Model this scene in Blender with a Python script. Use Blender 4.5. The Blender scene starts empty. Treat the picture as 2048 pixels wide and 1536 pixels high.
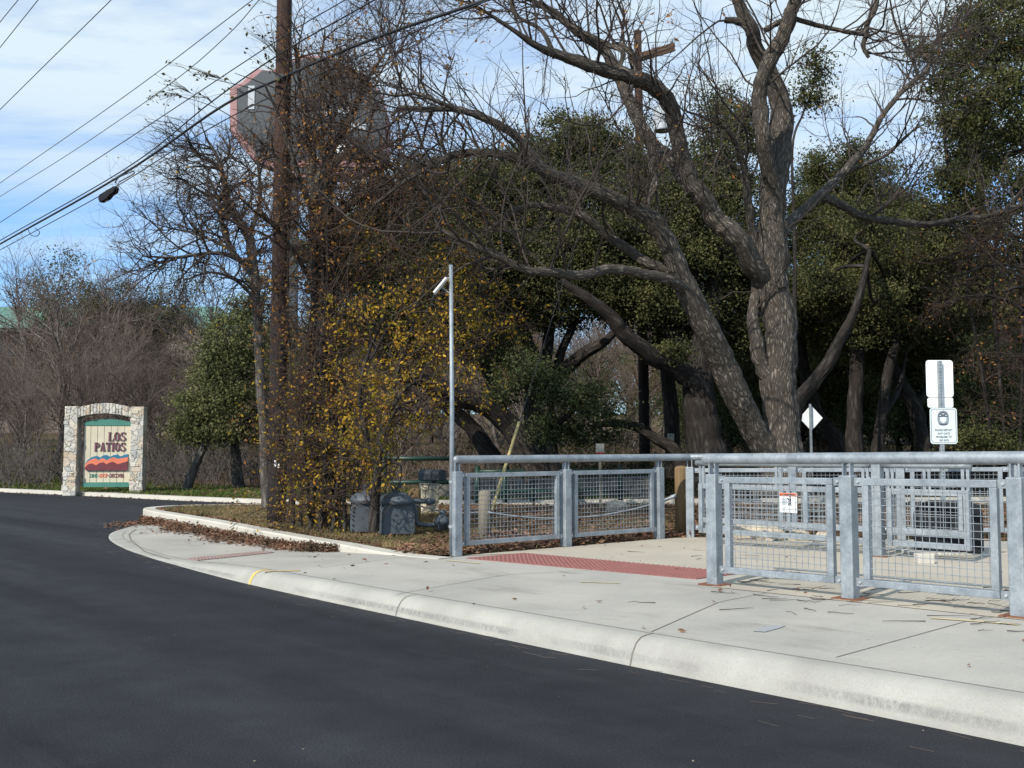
import bpy, math, random
import numpy as np
from mathutils import Vector, Matrix
from mathutils.geometry import delaunay_2d_cdt
rng = np.random.default_rng(11)
random.seed(5)
scn = bpy.context.scene
COL = scn.collection
R = math.radians

# ---------------------------------------------------------------- camera geometry
FPX, CZ = 2048.0, 1.25
TH = math.atan(136 / FPX)
FW = np.array([0, math.cos(TH), math.sin(TH)]); UPV = np.array([0, -math.sin(TH), math.cos(TH)])
def at(x, y, Y):
    """world point seen at photo pixel (x, y) and lying Y metres ahead of the camera"""
    d = np.array([1.0, 0, 0]) * (x - 1024) / FPX + UPV * (768 - y) / FPX + FW
    return np.array([0, 0, CZ]) + d * (Y / d[1])
def onz(x, y, z):
    d = np.array([1.0, 0, 0]) * (x - 1024) / FPX + UPV * (768 - y) / FPX + FW
    return np.array([0, 0, CZ]) + d * ((z - CZ) / d[2])
cam = bpy.data.objects.new('camera', bpy.data.cameras.new('camera')); COL.objects.link(cam)
cam.data.sensor_width = 36; cam.data.lens = 36; cam.data.clip_start = 0.05; cam.data.clip_end = 3000
cam.location = (0, 0, CZ); cam.rotation_euler = (R(90) + TH, 0, 0)
scn.camera = cam

# ---------------------------------------------------------------- scene helpers
def tag(o, label=None, cat=None, group=None, kind=None):
    if label: o['label'] = label
    if cat: o['category'] = cat
    if group: o['group'] = group
    if kind: o['kind'] = kind
    return o
def empty(name, loc, label, cat, group=None, rz=0.0):
    o = bpy.data.objects.new(name, None); COL.objects.link(o)
    o.location = tuple(float(v) for v in loc); o.rotation_euler = (0, 0, rz); o.empty_display_size = .2
    return tag(o, label, cat, group)
def copy_tree(o, parent=None):
    c = o.copy(); COL.objects.link(c)
    if parent is not None: c.parent = parent
    for ch in list(o.children): copy_tree(ch, c)
    return c

class MB:
    """collects vertices, faces and uvs, then links them as one mesh object"""
    def __init__(s): s.v = []; s.n = 0; s.f = []; s.uv = []
    def add(s, V, F, mi=0, uv=None):
        V = np.asarray(V, float).reshape(-1, 3)
        if len(V) == 0: return
        F = [np.asarray(f) for f in F] if isinstance(F, list) else [np.asarray(F)]
        for k, f in enumerate(F):
            if f.size: s.f.append((f + s.n, mi, None if uv is None else uv[k]))
        s.v.append(V); s.n += len(V)
    def box(s, c, size, M=None, mi=0):
        h = np.array(size) / 2
        V = np.array([[x, y, z] for x in (-1, 1) for y in (-1, 1) for z in (-1, 1)]) * h
        if M is not None: V = V @ np.array(M).T
        s.add(V + np.array(c), np.array([[0, 1, 3, 2], [4, 6, 7, 5], [0, 4, 5, 1], [2, 3, 7, 6], [0, 2, 6, 4], [1, 5, 7, 3]]), mi)
    def bar(s, a, b, w, h, up=(0, 0, 1), mi=0):
        a = np.array(a, float); b = np.array(b, float); d = b - a; L = np.linalg.norm(d); d /= L
        u = np.array(up, float); u -= d * (u @ d); u /= np.linalg.norm(u); sd = np.cross(u, d)
        s.box((a + b) / 2, (L, w, h), np.stack([d, sd, u], 1), mi)
    def tube(s, pts, r, S=10, caps=True, mi=0):
        P = np.array(pts, float)[None]; K = P.shape[1]
        rr = np.broadcast_to(np.array(r, float), (K,))[None]
        V, F, uv = tubes(P, rr, S)
        s.add(V, F, mi, [uv])
        if caps:
            n0 = s.n - K * S
            for ring, rev in ((0, True), (K - 1, False)):
                idx = np.arange(S) + ring * S
                if rev: idx = idx[::-1]
                s.f.append(((idx + n0)[None], mi, None))
    def lathe(s, prof, c, S=24, mi=0):
        prof = np.array(prof, float); a = np.linspace(0, 2 * np.pi, S, endpoint=False); K = len(prof)
        V = np.stack([prof[:, 0:1] * np.cos(a), prof[:, 0:1] * np.sin(a), np.repeat(prof[:, 1:2], S, 1)], -1).reshape(-1, 3) + np.array(c)
        i = np.arange(K - 1)[:, None] * S; j = np.arange(S)[None]; j2 = (j + 1) % S
        F = np.stack([i + j, i + j2, i + S + j2, i + S + j], -1).reshape(-1, 4)
        s.add(V, F, mi)
    def prism(s, poly, M, o, depth, mi=0):
        """2D polygon (u,v) extruded along the third axis of M"""
        poly = np.array(poly, float); n = len(poly); M = np.array(M, float); o = np.array(o, float)
        A = np.c_[poly, np.zeros(n)]; B = np.c_[poly, np.full(n, depth)]
        V = np.r_[A, B] @ M.T + o
        i = np.arange(n); j = (i + 1) % n
        s.add(V, [i[::-1][None], (i + n)[None], np.stack([i, j, j + n, i + n], 1)], mi)
    def build(s, name, mats, parent=None, smooth=False, bevel=0.0, seg=2):
        V = np.concatenate(s.v) if s.v else np.zeros((0, 3))
        me = bpy.data.meshes.new(name)
        me.vertices.add(len(V)); me.vertices.foreach_set('co', V.astype(np.float32).ravel())
        lv = np.concatenate([f.ravel() for f, _, _ in s.f]); ct = np.concatenate([np.full(len(f), f.shape[1]) for f, _, _ in s.f])
        mi = np.concatenate([np.full(len(f), m) for f, m, _ in s.f])
        me.loops.add(len(lv)); me.loops.foreach_set('vertex_index', lv.astype(np.int32))
        me.polygons.add(len(ct)); me.polygons.foreach_set('loop_start', np.r_[0, np.cumsum(ct)[:-1]].astype(np.int32))
        me.polygons.foreach_set('material_index', mi.astype(np.int32))
        me.polygons.foreach_set('use_smooth', np.full(len(ct), bool(smooth)))
        if any(u is not None for _, _, u in s.f):
            uv = np.concatenate([np.asarray(u, float).reshape(-1, 2) if u is not None else np.zeros((f.size, 2)) for f, _, u in s.f])
            l = me.uv_layers.new(name='UVMap'); l.data.foreach_set('uv', uv.astype(np.float32).ravel())
        for m in (mats if isinstance(mats, (list, tuple)) else [mats]): me.materials.append(m)
        me.update(calc_edges=True); me.validate()
        o = bpy.data.objects.new(name, me); COL.objects.link(o)
        if parent is not None:
            o.parent = parent; o.location = (0, 0, 0)
        if bevel:
            b = o.modifiers.new('bevel', 'BEVEL'); b.width = bevel; b.segments = seg; b.limit_method = 'ANGLE'; b.angle_limit = R(40)
        return o

def local(o):  # parent's world offset, for meshes modelled in world space below an Empty
    return np.array(o.location)

def tubes(P, Rr, S):
    """P (N,K,3) centre lines, Rr (N,K) radii -> verts, quads, per-face uvs"""
    N, K, _ = P.shape
    T = np.gradient(P, axis=1); T /= np.linalg.norm(T, axis=2, keepdims=True) + 1e-9
    ch = P[:, -1] - P[:, 0]; ch /= np.linalg.norm(ch, axis=1, keepdims=True) + 1e-9
    ref = np.where(np.abs(ch[:, 1:2]) < .8, np.array([[0., 1, 0]]), np.array([[1., 0, 0]]))
    n1 = ref[:, None] - T * np.sum(T * ref[:, None], 2, keepdims=True); n1 /= np.linalg.norm(n1, axis=2, keepdims=True) + 1e-9
    b = np.cross(T, n1)
    a = np.linspace(0, 2 * np.pi, S, endpoint=False)
    V = P[:, :, None] + Rr[:, :, None, None] * (np.cos(a)[None, None, :, None] * n1[:, :, None] + np.sin(a)[None, None, :, None] * b[:, :, None])
    base = (np.arange(N) * K * S)[:, None, None] + (np.arange(K - 1) * S)[None, :, None]
    j = np.arange(S)[None, None]; j2 = (j + 1) % S
    F = np.stack([base + j, base + j2, base + S + j2, base + S + j], -1).reshape(-1, 4)
    L = np.concatenate([np.zeros((N, 1)), np.cumsum(np.linalg.norm(np.diff(P, axis=1), axis=2), 1)], 1)
    circ = 2 * np.pi * Rr.mean(1)
    u0 = np.broadcast_to((j / S) * circ[:, None, None], (N, K - 1, S)); u1 = np.broadcast_to(((j + 1) / S) * circ[:, None, None], (N, K - 1, S))
    v0 = np.broadcast_to(L[:, :-1, None], (N, K - 1, S)); v1 = np.broadcast_to(L[:, 1:, None], (N, K - 1, S))
    uv = np.stack([np.stack([u0, v0], -1), np.stack([u1, v0], -1), np.stack([u1, v1], -1), np.stack([u0, v1], -1)], 3).reshape(-1, 2)
    return V.reshape(-1, 3), F, uv

def spline(pts, n):
    """Catmull-Rom through rows of pts, n samples"""
    p = np.array(pts, float); p = np.vstack([2 * p[0] - p[1], p, 2 * p[-1] - p[-2]])
    m = len(p) - 3; t = np.linspace(0, m - 1e-6, n); i = t.astype(int); f = (t - i)[:, None]
    a, b, c, d = p[i], p[i + 1], p[i + 2], p[i + 3]
    return .5 * (2 * b + (c - a) * f + (2 * a - 5 * b + 4 * c - d) * f ** 2 + (3 * b - a - 3 * c + d) * f ** 3)

# ---------------------------------------------------------------- materials
def newmat(name):
    m = bpy.data.materials.new(name); m.use_nodes = True
    nt = m.node_tree; return m, nt, nt.nodes['Principled BSDF'], nt.nodes['Material Output']
def N(nt, t, **kw):
    n = nt.nodes.new(t)
    for k, v in kw.items():
        if k.startswith('i_'): n.inputs[k[2:].replace('_', ' ')].default_value = v
        else: setattr(n, k, v)
    return n
def ramp(nt, stops, fac):
    r = nt.nodes.new('ShaderNodeValToRGB'); e = r.color_ramp.elements
    while len(e) < len(stops): e.new(.5)
    for k, (p, c) in enumerate(stops): e[k].position = p; e[k].color = (*c, 1) if len(c) == 3 else c
    nt.links.new(fac, r.inputs[0]); return r.outputs[0]
def coords(nt, kind='Object', scale=(1, 1, 1), rot=(0, 0, 0)):
    t = nt.nodes.new('ShaderNodeTexCoord'); mp = nt.nodes.new('ShaderNodeMapping')
    mp.inputs['Scale'].default_value = scale; mp.inputs['Rotation'].default_value = rot
    nt.links.new(t.outputs[kind], mp.inputs[0]); return mp.outputs[0]
def street(nt, su, sv):
    t = nt.nodes.new('ShaderNodeTexCoord'); mp = nt.nodes.new('ShaderNodeMapping'); mp.vector_type = 'TEXTURE'
    mp.inputs['Rotation'].default_value = (0, 0, R(-46.8)); mp.inputs['Scale'].default_value = (1 / su, 1 / sv, 1)
    nt.links.new(t.outputs['Object'], mp.inputs[0]); return mp.outputs[0]
def noise(nt, co, sc, det=5, rough=.55, dist=0):
    n = nt.nodes.new('ShaderNodeTexNoise'); n.inputs['Scale'].default_value = sc; n.inputs['Detail'].default_value = det
    n.inputs['Roughness'].default_value = rough; n.inputs['Distortion'].default_value = dist
    nt.links.new(co, n.inputs['Vector']); return n.outputs['Fac']
def mix(nt, a, b, fac, mode='MIX'):
    n = nt.nodes.new('ShaderNodeMix'); n.data_type = 'RGBA'; n.blend_type = mode
    for s, v in ((n.inputs[6], a), (n.inputs[7], b), (n.inputs[0], fac)):
        if hasattr(v, 'node'): nt.links.new(v, s)
        elif isinstance(v, (int, float)): s.default_value = v
        else: s.default_value = (*v, 1)
    return n.outputs[2]
def math_(nt, op, a, b=None, clamp=False):
    n = nt.nodes.new('ShaderNodeMath'); n.operation = op; n.use_clamp = clamp
    for s, v in zip(n.inputs, (a, b)):
        if v is None: continue
        if hasattr(v, 'node'): nt.links.new(v, s)
        else: s.default_value = v
    return n.outputs[0]
def bump(nt, bs, h, st=.3, d=.01):
    b = nt.nodes.new('ShaderNodeBump'); b.inputs['Strength'].default_value = st; b.inputs['Distance'].default_value = d
    nt.links.new(h, b.inputs['Height']); nt.links.new(b.outputs[0], bs.inputs['Normal'])
def simple(name, c1, c2=None, sc=6, rough=.6, metal=0, bmp=0, kind='Object', scale=(1, 1, 1), det=6, spec=.5, bsc=None):
    m, nt, bs, out = newmat(name); c2 = c2 or tuple(x * .8 for x in c1)
    co = coords(nt, kind, scale); f = noise(nt, co, sc, det)
    nt.links.new(ramp(nt, [(.3, c2), (.7, c1)], f), bs.inputs['Base Color'])
    bs.inputs['Roughness'].default_value = rough; bs.inputs['Metallic'].default_value = metal
    bs.inputs['Specular IOR Level'].default_value = spec
    if bmp: bump(nt, bs, noise(nt, co, bsc or sc * 3, 6), bmp)
    return m
def leafmat(name, cols, trans=.25, rough=.7, vary=True):
    m, nt, bs, out = newmat(name)
    g = nt.nodes.new('ShaderNodeNewGeometry')
    n = len(cols); c = ramp(nt, [(k / max(1, n - 1), cc) for k, cc in enumerate(cols)], g.outputs['Random Per Island'])
    if vary: c = mix(nt, c, ramp(nt, [(.33, (.55, .62, .55)), (.66, (1.45, 1.35, 1.3))], noise(nt, coords(nt), 1.15, 3)), 1.0, 'MULTIPLY')
    nt.links.new(c, bs.inputs['Base Color']); bs.inputs['Roughness'].default_value = rough; bs.inputs['Specular IOR Level'].default_value = .16
    tr = nt.nodes.new('ShaderNodeBsdfTranslucent'); nt.links.new(c, tr.inputs[0])
    mx = nt.nodes.new('ShaderNodeMixShader'); mx.inputs[0].default_value = trans
    nt.links.new(bs.outputs[0], mx.inputs[1]); nt.links.new(tr.outputs[0], mx.inputs[2]); nt.links.new(mx.outputs[0], out.inputs['Surface'])
    return m
def galvanised():
    m, nt, bs, out = newmat('galvanised_steel'); co = coords(nt)
    v = N(nt, 'ShaderNodeTexVoronoi', i_Scale=55.0); nt.links.new(co, v.inputs['Vector'])
    f = noise(nt, co, 7, 5); fine = noise(nt, co, 90, 3)
    c = ramp(nt, [(.28, (.205, .23, .255)), (.5, (.285, .315, .34)), (.75, (.37, .405, .43))], f)
    sp = ramp(nt, [(0, (.74, .74, .75)), (1, (1.1, 1.1, 1.1))], v.outputs['Color'])
    c = mix(nt, c, sp, .7, 'MULTIPLY')
    st = ramp(nt, [(.58, (1, 1, 1)), (.8, (.8, .82, .84))], noise(nt, coords(nt, 'Object', (6, 6, .6)), 4, 6))
    c = mix(nt, c, st, .8, 'MULTIPLY')
    dr = ramp(nt, [(.60, (0, 0, 0)), (.72, (.55,) * 3)], noise(nt, coords(nt, 'Object', (22, 22, 1.3)), 2, 5, .7)); c = mix(nt, c, (.48, .50, .52), dr)
    nt.links.new(c, bs.inputs['Base Color']); bs.inputs['Metallic'].default_value = .35
    nt.links.new(ramp(nt, [(.3, (.42,) * 3), (.7, (.62,) * 3)], f), bs.inputs['Roughness']); bump(nt, bs, fine, .12, .002)
    return m
def barkmat(name, dark, light, sc=14, bst=.9, bd=.03):
    m, nt, bs, out = newmat(name)
    co = coords(nt, 'UV', (sc, sc * .2, 1)); oc = coords(nt, 'Object')
    v = N(nt, 'ShaderNodeTexVoronoi', i_Scale=1.0, feature='DISTANCE_TO_EDGE')
    nz = nt.nodes.new('ShaderNodeTexNoise'); nz.inputs['Scale'].default_value = .9; nz.inputs['Detail'].default_value = 4; nt.links.new(co, nz.inputs['Vector'])
    w = nt.nodes.new('ShaderNodeVectorMath'); w.operation = 'MULTIPLY_ADD'; w.inputs[1].default_value = (1.6, 1.6, 0)
    nt.links.new(nz.outputs['Color'], w.inputs[0]); nt.links.new(co, w.inputs[2]); nt.links.new(w.outputs[0], v.inputs['Vector'])
    n2 = noise(nt, oc, 5, 6); n3 = noise(nt, co, 5, 6)
    h = math_(nt, 'ADD', math_(nt, 'MULTIPLY', v.outputs['Distance'], 1.6), math_(nt, 'MULTIPLY', n3, .5))
    c = ramp(nt, [(.2, tuple(x * .55 for x in dark)), (.45, dark), (.85, light)], h)
    c = mix(nt, c, tuple(x * .65 for x in dark), ramp(nt, [(.4, (0, 0, 0)), (.7, (.7,) * 3)], n2))
    nt.links.new(c, bs.inputs['Base Color']); bs.inputs['Roughness'].default_value = .9; bs.inputs['Specular IOR Level'].default_value = .15
    bump(nt, bs, h, bst, bd); return m

M = {}
M['galv'] = galvanised()
M['bark_pecan'] = barkmat('pecan_bark', (.088, .075, .063), (.265, .23, .195), 34)
M['bark_oak'] = barkmat('oak_bark', (.034, .029, .026), (.075, .066, .058), 12, .8)
M['bark_pale'] = barkmat('pale_bark', (.15, .13, .118), (.30, .27, .24), 16, .6)
M['bark_grey'] = barkmat('grey_bark', (.10, .09, .08), (.21, .19, .17), 16, .6)
M['twig'] = simple('twig_bark', (.066, .052, .045), (.04, .032, .028), 3, .85, spec=.2)
M['twig_brown'] = simple('thicket_twig', (.185, .14, .116), (.10, .077, .066), .6, .9, spec=.1)
M['twig_grey'] = simple('grey_twig', (.13, .115, .108), (.085, .075, .07), .6, .9, spec=.1)
M['twig_red'] = simple('vine_twig', (.085, .06, .048), (.05, .036, .03), 3, .9, spec=.1)
M['oak_leaf'] = leafmat('oak_leaf', [(.023, .031, .012), (.044, .052, .020), (.070, .078, .030), (.105, .108, .044), (.12, .108, .052)], .22)
M['oak_leaf_olive'] = leafmat('olive_oak_leaf', [(.034, .041, .016), (.058, .066, .023), (.095, .102, .038), (.075, .082, .032), (.115, .102, .04)], .25)
M['far_leaf'] = leafmat('far_evergreen_leaf', [(.026, .038, .016), (.045, .060, .024), (.07, .088, .036), (.095, .10, .046)], .22)
M['cedar_leaf'] = leafmat('cedar_leaf', [(.06, .07, .03), (.10, .115, .045), (.145, .155, .065), (.175, .165, .08)], .25)
M['yellow_leaf'] = leafmat('yellow_leaf', [(.12, .115, .018), (.34, .23, .022), (.48, .30, .028), (.38, .18, .026), (.14, .14, .024), (.24, .10, .026), (.54, .36, .045), (.27, .20, .028), (.17, .16, .026)], .35)
M['rust_leaf'] = leafmat('rust_leaf', [(.14, .065, .03), (.24, .105, .034), (.34, .17, .045), (.13, .065, .03), (.42, .25, .065)], .3)
M['fallen_leaf'] = leafmat('fallen_leaf', [(.10, .050, .036), (.16, .085, .058), (.20, .115, .078), (.12, .060, .042), (.24, .155, .105), (.07, .040, .030)], .05, .8)
M['grass_dry'] = leafmat('dry_grass', [(.16, .125, .065), (.25, .20, .11), (.12, .12, .045), (.30, .24, .14), (.19, .15, .085)], .2, .8)
M['grass_green'] = leafmat('green_grass', [(.05, .09, .02), (.08, .13, .03), (.11, .15, .04), (.06, .10, .022)], .25, .7)
M['pole_wood'] = simple('creosote_wood', (.115, .062, .045), (.055, .032, .026), 3, .85, 0, .5, scale=(8, 8, .5), spec=.15)
def shaded_polewood():
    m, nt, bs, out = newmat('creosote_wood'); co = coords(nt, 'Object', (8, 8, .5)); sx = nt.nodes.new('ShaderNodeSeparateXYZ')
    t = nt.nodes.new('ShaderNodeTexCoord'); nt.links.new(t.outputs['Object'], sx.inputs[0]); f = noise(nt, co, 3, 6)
    c = ramp(nt, [(.3, (.038, .024, .021)), (.7, (.082, .047, .036))], f); d = ramp(nt, [(.3, (.018, .016, .017)), (.7, (.036, .029, .029))], f)  # d is the shade on the lower pole, painted as near-black wood
    z = math_(nt, 'MULTIPLY', math_(nt, 'SUBTRACT', math_(nt, 'ADD', sx.outputs[2], noise(nt, coords(nt, 'Object', (6, 6, .4)), 2, 4)), 3.2), .3, True)  # height mask: painted shade at the foot, plain brown wood higher up
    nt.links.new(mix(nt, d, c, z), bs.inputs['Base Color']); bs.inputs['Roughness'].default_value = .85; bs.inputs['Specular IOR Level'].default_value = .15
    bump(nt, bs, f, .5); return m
M['pole_wood'] = shaded_polewood()
M['post_wood'] = simple('treated_wood', (.22, .15, .08), (.14, .092, .048), 4, .8, 0, .4, scale=(7, 7, .6), spec=.2)
M['crossarm_wood'] = simple('weathered_crossarm', (.20, .125, .085), (.13, .08, .058), 4, .85, 0, .4, spec=.15)
M['grey_wood'] = simple('weathered_wood', (.24, .21, .16), (.15, .13, .10), 4, .85, 0, .4, scale=(7, 7, .6), spec=.2)
M['cable'] = simple('black_cable', (.02, .02, .022), (.012, .012, .014), 4, .5)
M['wire'] = simple('aluminium_wire', (.16, .17, .19), (.11, .12, .13), 4, .5, .2)
M['wirerope'] = simple('wire_rope', (.40, .44, .48), (.28, .31, .34), 30, .45, .6)
M['rust'] = simple('rusty_plate', (.22, .085, .04), (.12, .045, .026), 25, .85, 0, .3)
M['bolt'] = simple('zinc_bolt', (.72, .74, .76), (.55, .57, .6), 30, .35, .7)
M['white_plate'] = simple('bare_aluminium_sheet', (.86, .88, .88), (.78, .81, .82), 5, .5, 0)
M['sign_face'] = simple('sign_face', (.66, .71, .72), (.60, .66, .67), 5, .45)
M['ink'] = simple('sign_ink', (.05, .06, .075), (.035, .045, .06), 8, .5)
M['ink_grey'] = simple('sign_grey_ink', (.26, .29, .33), (.2, .23, .27), 40, .5)
M['orange'] = simple('warning_orange', (.75, .14, .015), (.65, .11, .012), 6, .5)
M['white_paint'] = simple('white_paint', (.8, .8, .79), (.72, .72, .70), 8, .5)
M['old_paper'] = simple('faded_board', (.46, .43, .36), (.36, .33, .27), 9, .7)
M['red_tape'] = simple('red_band', (.45, .05, .02), None, 8, .5)
M['black_plastic'] = simple('black_housing', (.016, .017, .02), (.01, .011, .013), 8, .8, 0, .1, spec=.2)
M['meter_grey'] = simple('meter_grey_paint', (.088, .102, .12), (.06, .071, .084), 9, .6, 0, .2)
M['meter_dark'] = simple('meter_dark_metal', (.06, .065, .07), (.035, .04, .043), 9, .6, .3, .2)
M['mail_metal'] = simple('mailbox_metal', (.045, .05, .056), (.03, .034, .038), 8, .5, .2)
M['green_pipe'] = simple('green_pipe_paint', (.012, .042, .028), (.008, .03, .021), 8, .45)
M['yellow_guard'] = simple('yellow_guy_guard', (.50, .41, .17), (.40, .33, .14), 8, .5)
M['teal'] = simple('teal_paint', (.06, .22, .17), (.045, .18, .14), 4, .55)
M['blue_paint'] = simple('blue_paint', (.02, .16, .27), (.016, .13, .22), 4, .55)
M['coral'] = simple('coral_paint', (.72, .19, .10), (.62, .16, .085), 4, .55)
M['maroon'] = simple('maroon_paint', (.16, .028, .04), (.12, .022, .03), 4, .55)
M['plum'] = simple('plum_paint', (.17, .055, .085), (.13, .045, .065), 4, .55)
M['pink_stucco'] = simple('pink_stucco', (.42, .235, .235), (.33, .18, .18), 5, .8, 0, .2)
M['slate_panel'] = simple('slate_panel', (.036, .045, .055), (.027, .034, .042), 5, .5)
M['pale_panel'] = simple('pale_panel', (.45, .48, .50), (.36, .39, .42), 5, .5)
M['roof_green'] = simple('green_metal_roof', (.10, .22, .165), (.075, .175, .13), .5, .5, .1)
M['house_wall'] = simple('house_siding', (.16, .125, .10), (.12, .095, .078), 1, .85)
M['glass_dark'] = simple('dark_glass', (.02, .024, .03), None, 1, .1)
M['yellow_line'] = None

def asphalt():
    m, nt, bs, out = newmat('asphalt'); co = coords(nt)
    big = noise(nt, street(nt, .05, .9), .8, 3); med = noise(nt, co, 2.2, 7, .65); fine = noise(nt, co, 95, 4, .75)
    v = N(nt, 'ShaderNodeTexVoronoi', i_Scale=75.0); nt.links.new(co, v.inputs['Vector'])
    c = ramp(nt, [(.34, (.0155, .016, .019)), (.62, (.034, .0352, .040))], big)
    c = mix(nt, c, ramp(nt, [(.3, (.70,) * 3), (.75, (1.25,) * 3)], med), .8, 'MULTIPLY')
    c = mix(nt, c, ramp(nt, [(.36, (.5,) * 3), (.66, (1.5,) * 3)], fine), .8, 'MULTIPLY')
    sp = ramp(nt, [(.70, (0, 0, 0)), (.78, (.6,) * 3)], noise(nt, co, 48, 2))
    c = mix(nt, c, (.06, .06, .06), sp)
    dst = ramp(nt, [(.55, (0, 0, 0)), (.75, (.35,) * 3)], noise(nt, street(nt, .25, 1.6), 1.5, 6, .7)); c = mix(nt, c, (.048, .047, .048), dst)
    nt.links.new(c, bs.inputs['Base Color']); bs.inputs['Roughness'].default_value = .88; bs.inputs['Specular IOR Level'].default_value = .16
    bump(nt, bs, math_(nt, 'ADD', v.outputs['Distance'], fine), .45, .005); return m
def concrete(name, a, b, stain=(.66, .64, .61), sc=1.0, amt=.75):
    m, nt, bs, out = newmat(name); co = coords(nt)
    big = noise(nt, co, sc, 6, .6); fine = noise(nt, co, 130, 4); broom = noise(nt, street(nt, 30, 1.2), 5, 3)
    c = ramp(nt, [(.3, b), (.65, a)], big)
    c = mix(nt, c, ramp(nt, [(.3, (.86,) * 3), (.7, (1.08,) * 3)], fine), .8, 'MULTIPLY')
    c = mix(nt, c, ramp(nt, [(.35, (.93,) * 3), (.65, (1.04,) * 3)], broom), .7, 'MULTIPLY')
    st = ramp(nt, [(.56, (0, 0, 0)), (.72, (amt,) * 3)], noise(nt, street(nt, .5, 1.2), 1.9, 7, .7))
    c = mix(nt, c, mix(nt, c, stain, 1.0, 'MULTIPLY'), st)
    sp = ramp(nt, [(.69, (0, 0, 0)), (.75, (.7,) * 3)], noise(nt, co, 16, 3))
    c = mix(nt, c, mix(nt, c, (.55, .52, .48), 1.0, 'MULTIPLY'), sp)
    nt.links.new(c, bs.inputs['Base Color']); bs.inputs['Roughness'].default_value = .88; bs.inputs['Specular IOR Level'].default_value = .25
    bump(nt, bs, math_(nt, 'ADD', fine, broom), .2, .004); return m
def kerbmat():
    m, nt, bs, out = newmat('kerb_concrete'); co = coords(nt); uv = coords(nt, 'UV')
    sx = nt.nodes.new('ShaderNodeSeparateXYZ'); nt.links.new(uv, sx.inputs[0]); u, v = sx.outputs[0], sx.outputs[1]
    big = noise(nt, co, 2.2, 6, .6); fine = noise(nt, co, 110, 4)
    c = ramp(nt, [(.3, (.30, .29, .262)), (.68, (.40, .388, .35))], big)
    c = mix(nt, c, ramp(nt, [(.3, (.86,) * 3), (.7, (1.08,) * 3)], fine), .8, 'MULTIPLY')
    # tyre scuff: a ragged dark band low on the face
    n = noise(nt, coords(nt, 'UV', (46, 5.0, 1)), 1, 7, .85); n2 = noise(nt, coords(nt, 'UV', (.55, .3, 1)), 1.4, 3)
    d = math_(nt, 'ABSOLUTE', math_(nt, 'SUBTRACT', v, .30)); d = math_(nt, 'SUBTRACT', .13, d)
    f = math_(nt, 'MULTIPLY', d, 13.0, True); f = math_(nt, 'MULTIPLY', f, ramp(nt, [(.36, (0, 0, 0)), (.6, (1, 1, 1))], n)); f = math_(nt, 'MULTIPLY', f, ramp(nt, [(.42, (0, 0, 0)), (.55, (1, 1, 1))], n2))
    c = mix(nt, c, (.13, .13, .13), math_(nt, 'MULTIPLY', f, .75))
    gr = math_(nt, 'MULTIPLY', ramp(nt, [(.45, (0, 0, 0)), (.62, (1, 1, 1))], noise(nt, coords(nt, 'UV', (.5, .9, 1)), 2.3, 6, .65)), math_(nt, 'SUBTRACT', 1.0, math_(nt, 'MULTIPLY', v, .8)))
    c = mix(nt, c, (.30, .29, .27), math_(nt, 'MULTIPLY', gr, .5))
    nt.links.new(c, bs.inputs['Base Color']); bs.inputs['Roughness'].default_value = .9; bs.inputs['Specular IOR Level'].default_value = .2
    bump(nt, bs, fine, .3, .004); return m
def groundmat(name, stops, sc=.35, fsc=18):
    m, nt, bs, out = newmat(name); co = coords(nt)
    a = noise(nt, co, sc, 5, .6); b = noise(nt, co, fsc, 6, .7); v = N(nt, 'ShaderNodeTexVoronoi', i_Scale=28.0); nt.links.new(co, v.inputs['Vector'])
    c = ramp(nt, stops, a)
    c = mix(nt, c, ramp(nt, [(.3, (.5,) * 3), (.7, (1.35,) * 3)], b), .85, 'MULTIPLY')
    c = mix(nt, c, mix(nt, (.75, .62, .5), (1.2, 1.1, 1), v.outputs['Color']), .6, 'MULTIPLY')
    nt.links.new(c, bs.inputs['Base Color']); bs.inputs['Roughness'].default_value = .95; bs.inputs['Specular IOR Level'].default_value = .1
    bump(nt, bs, math_(nt, 'ADD', b, v.outputs['Distance']), .8, .04); return m
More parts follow.
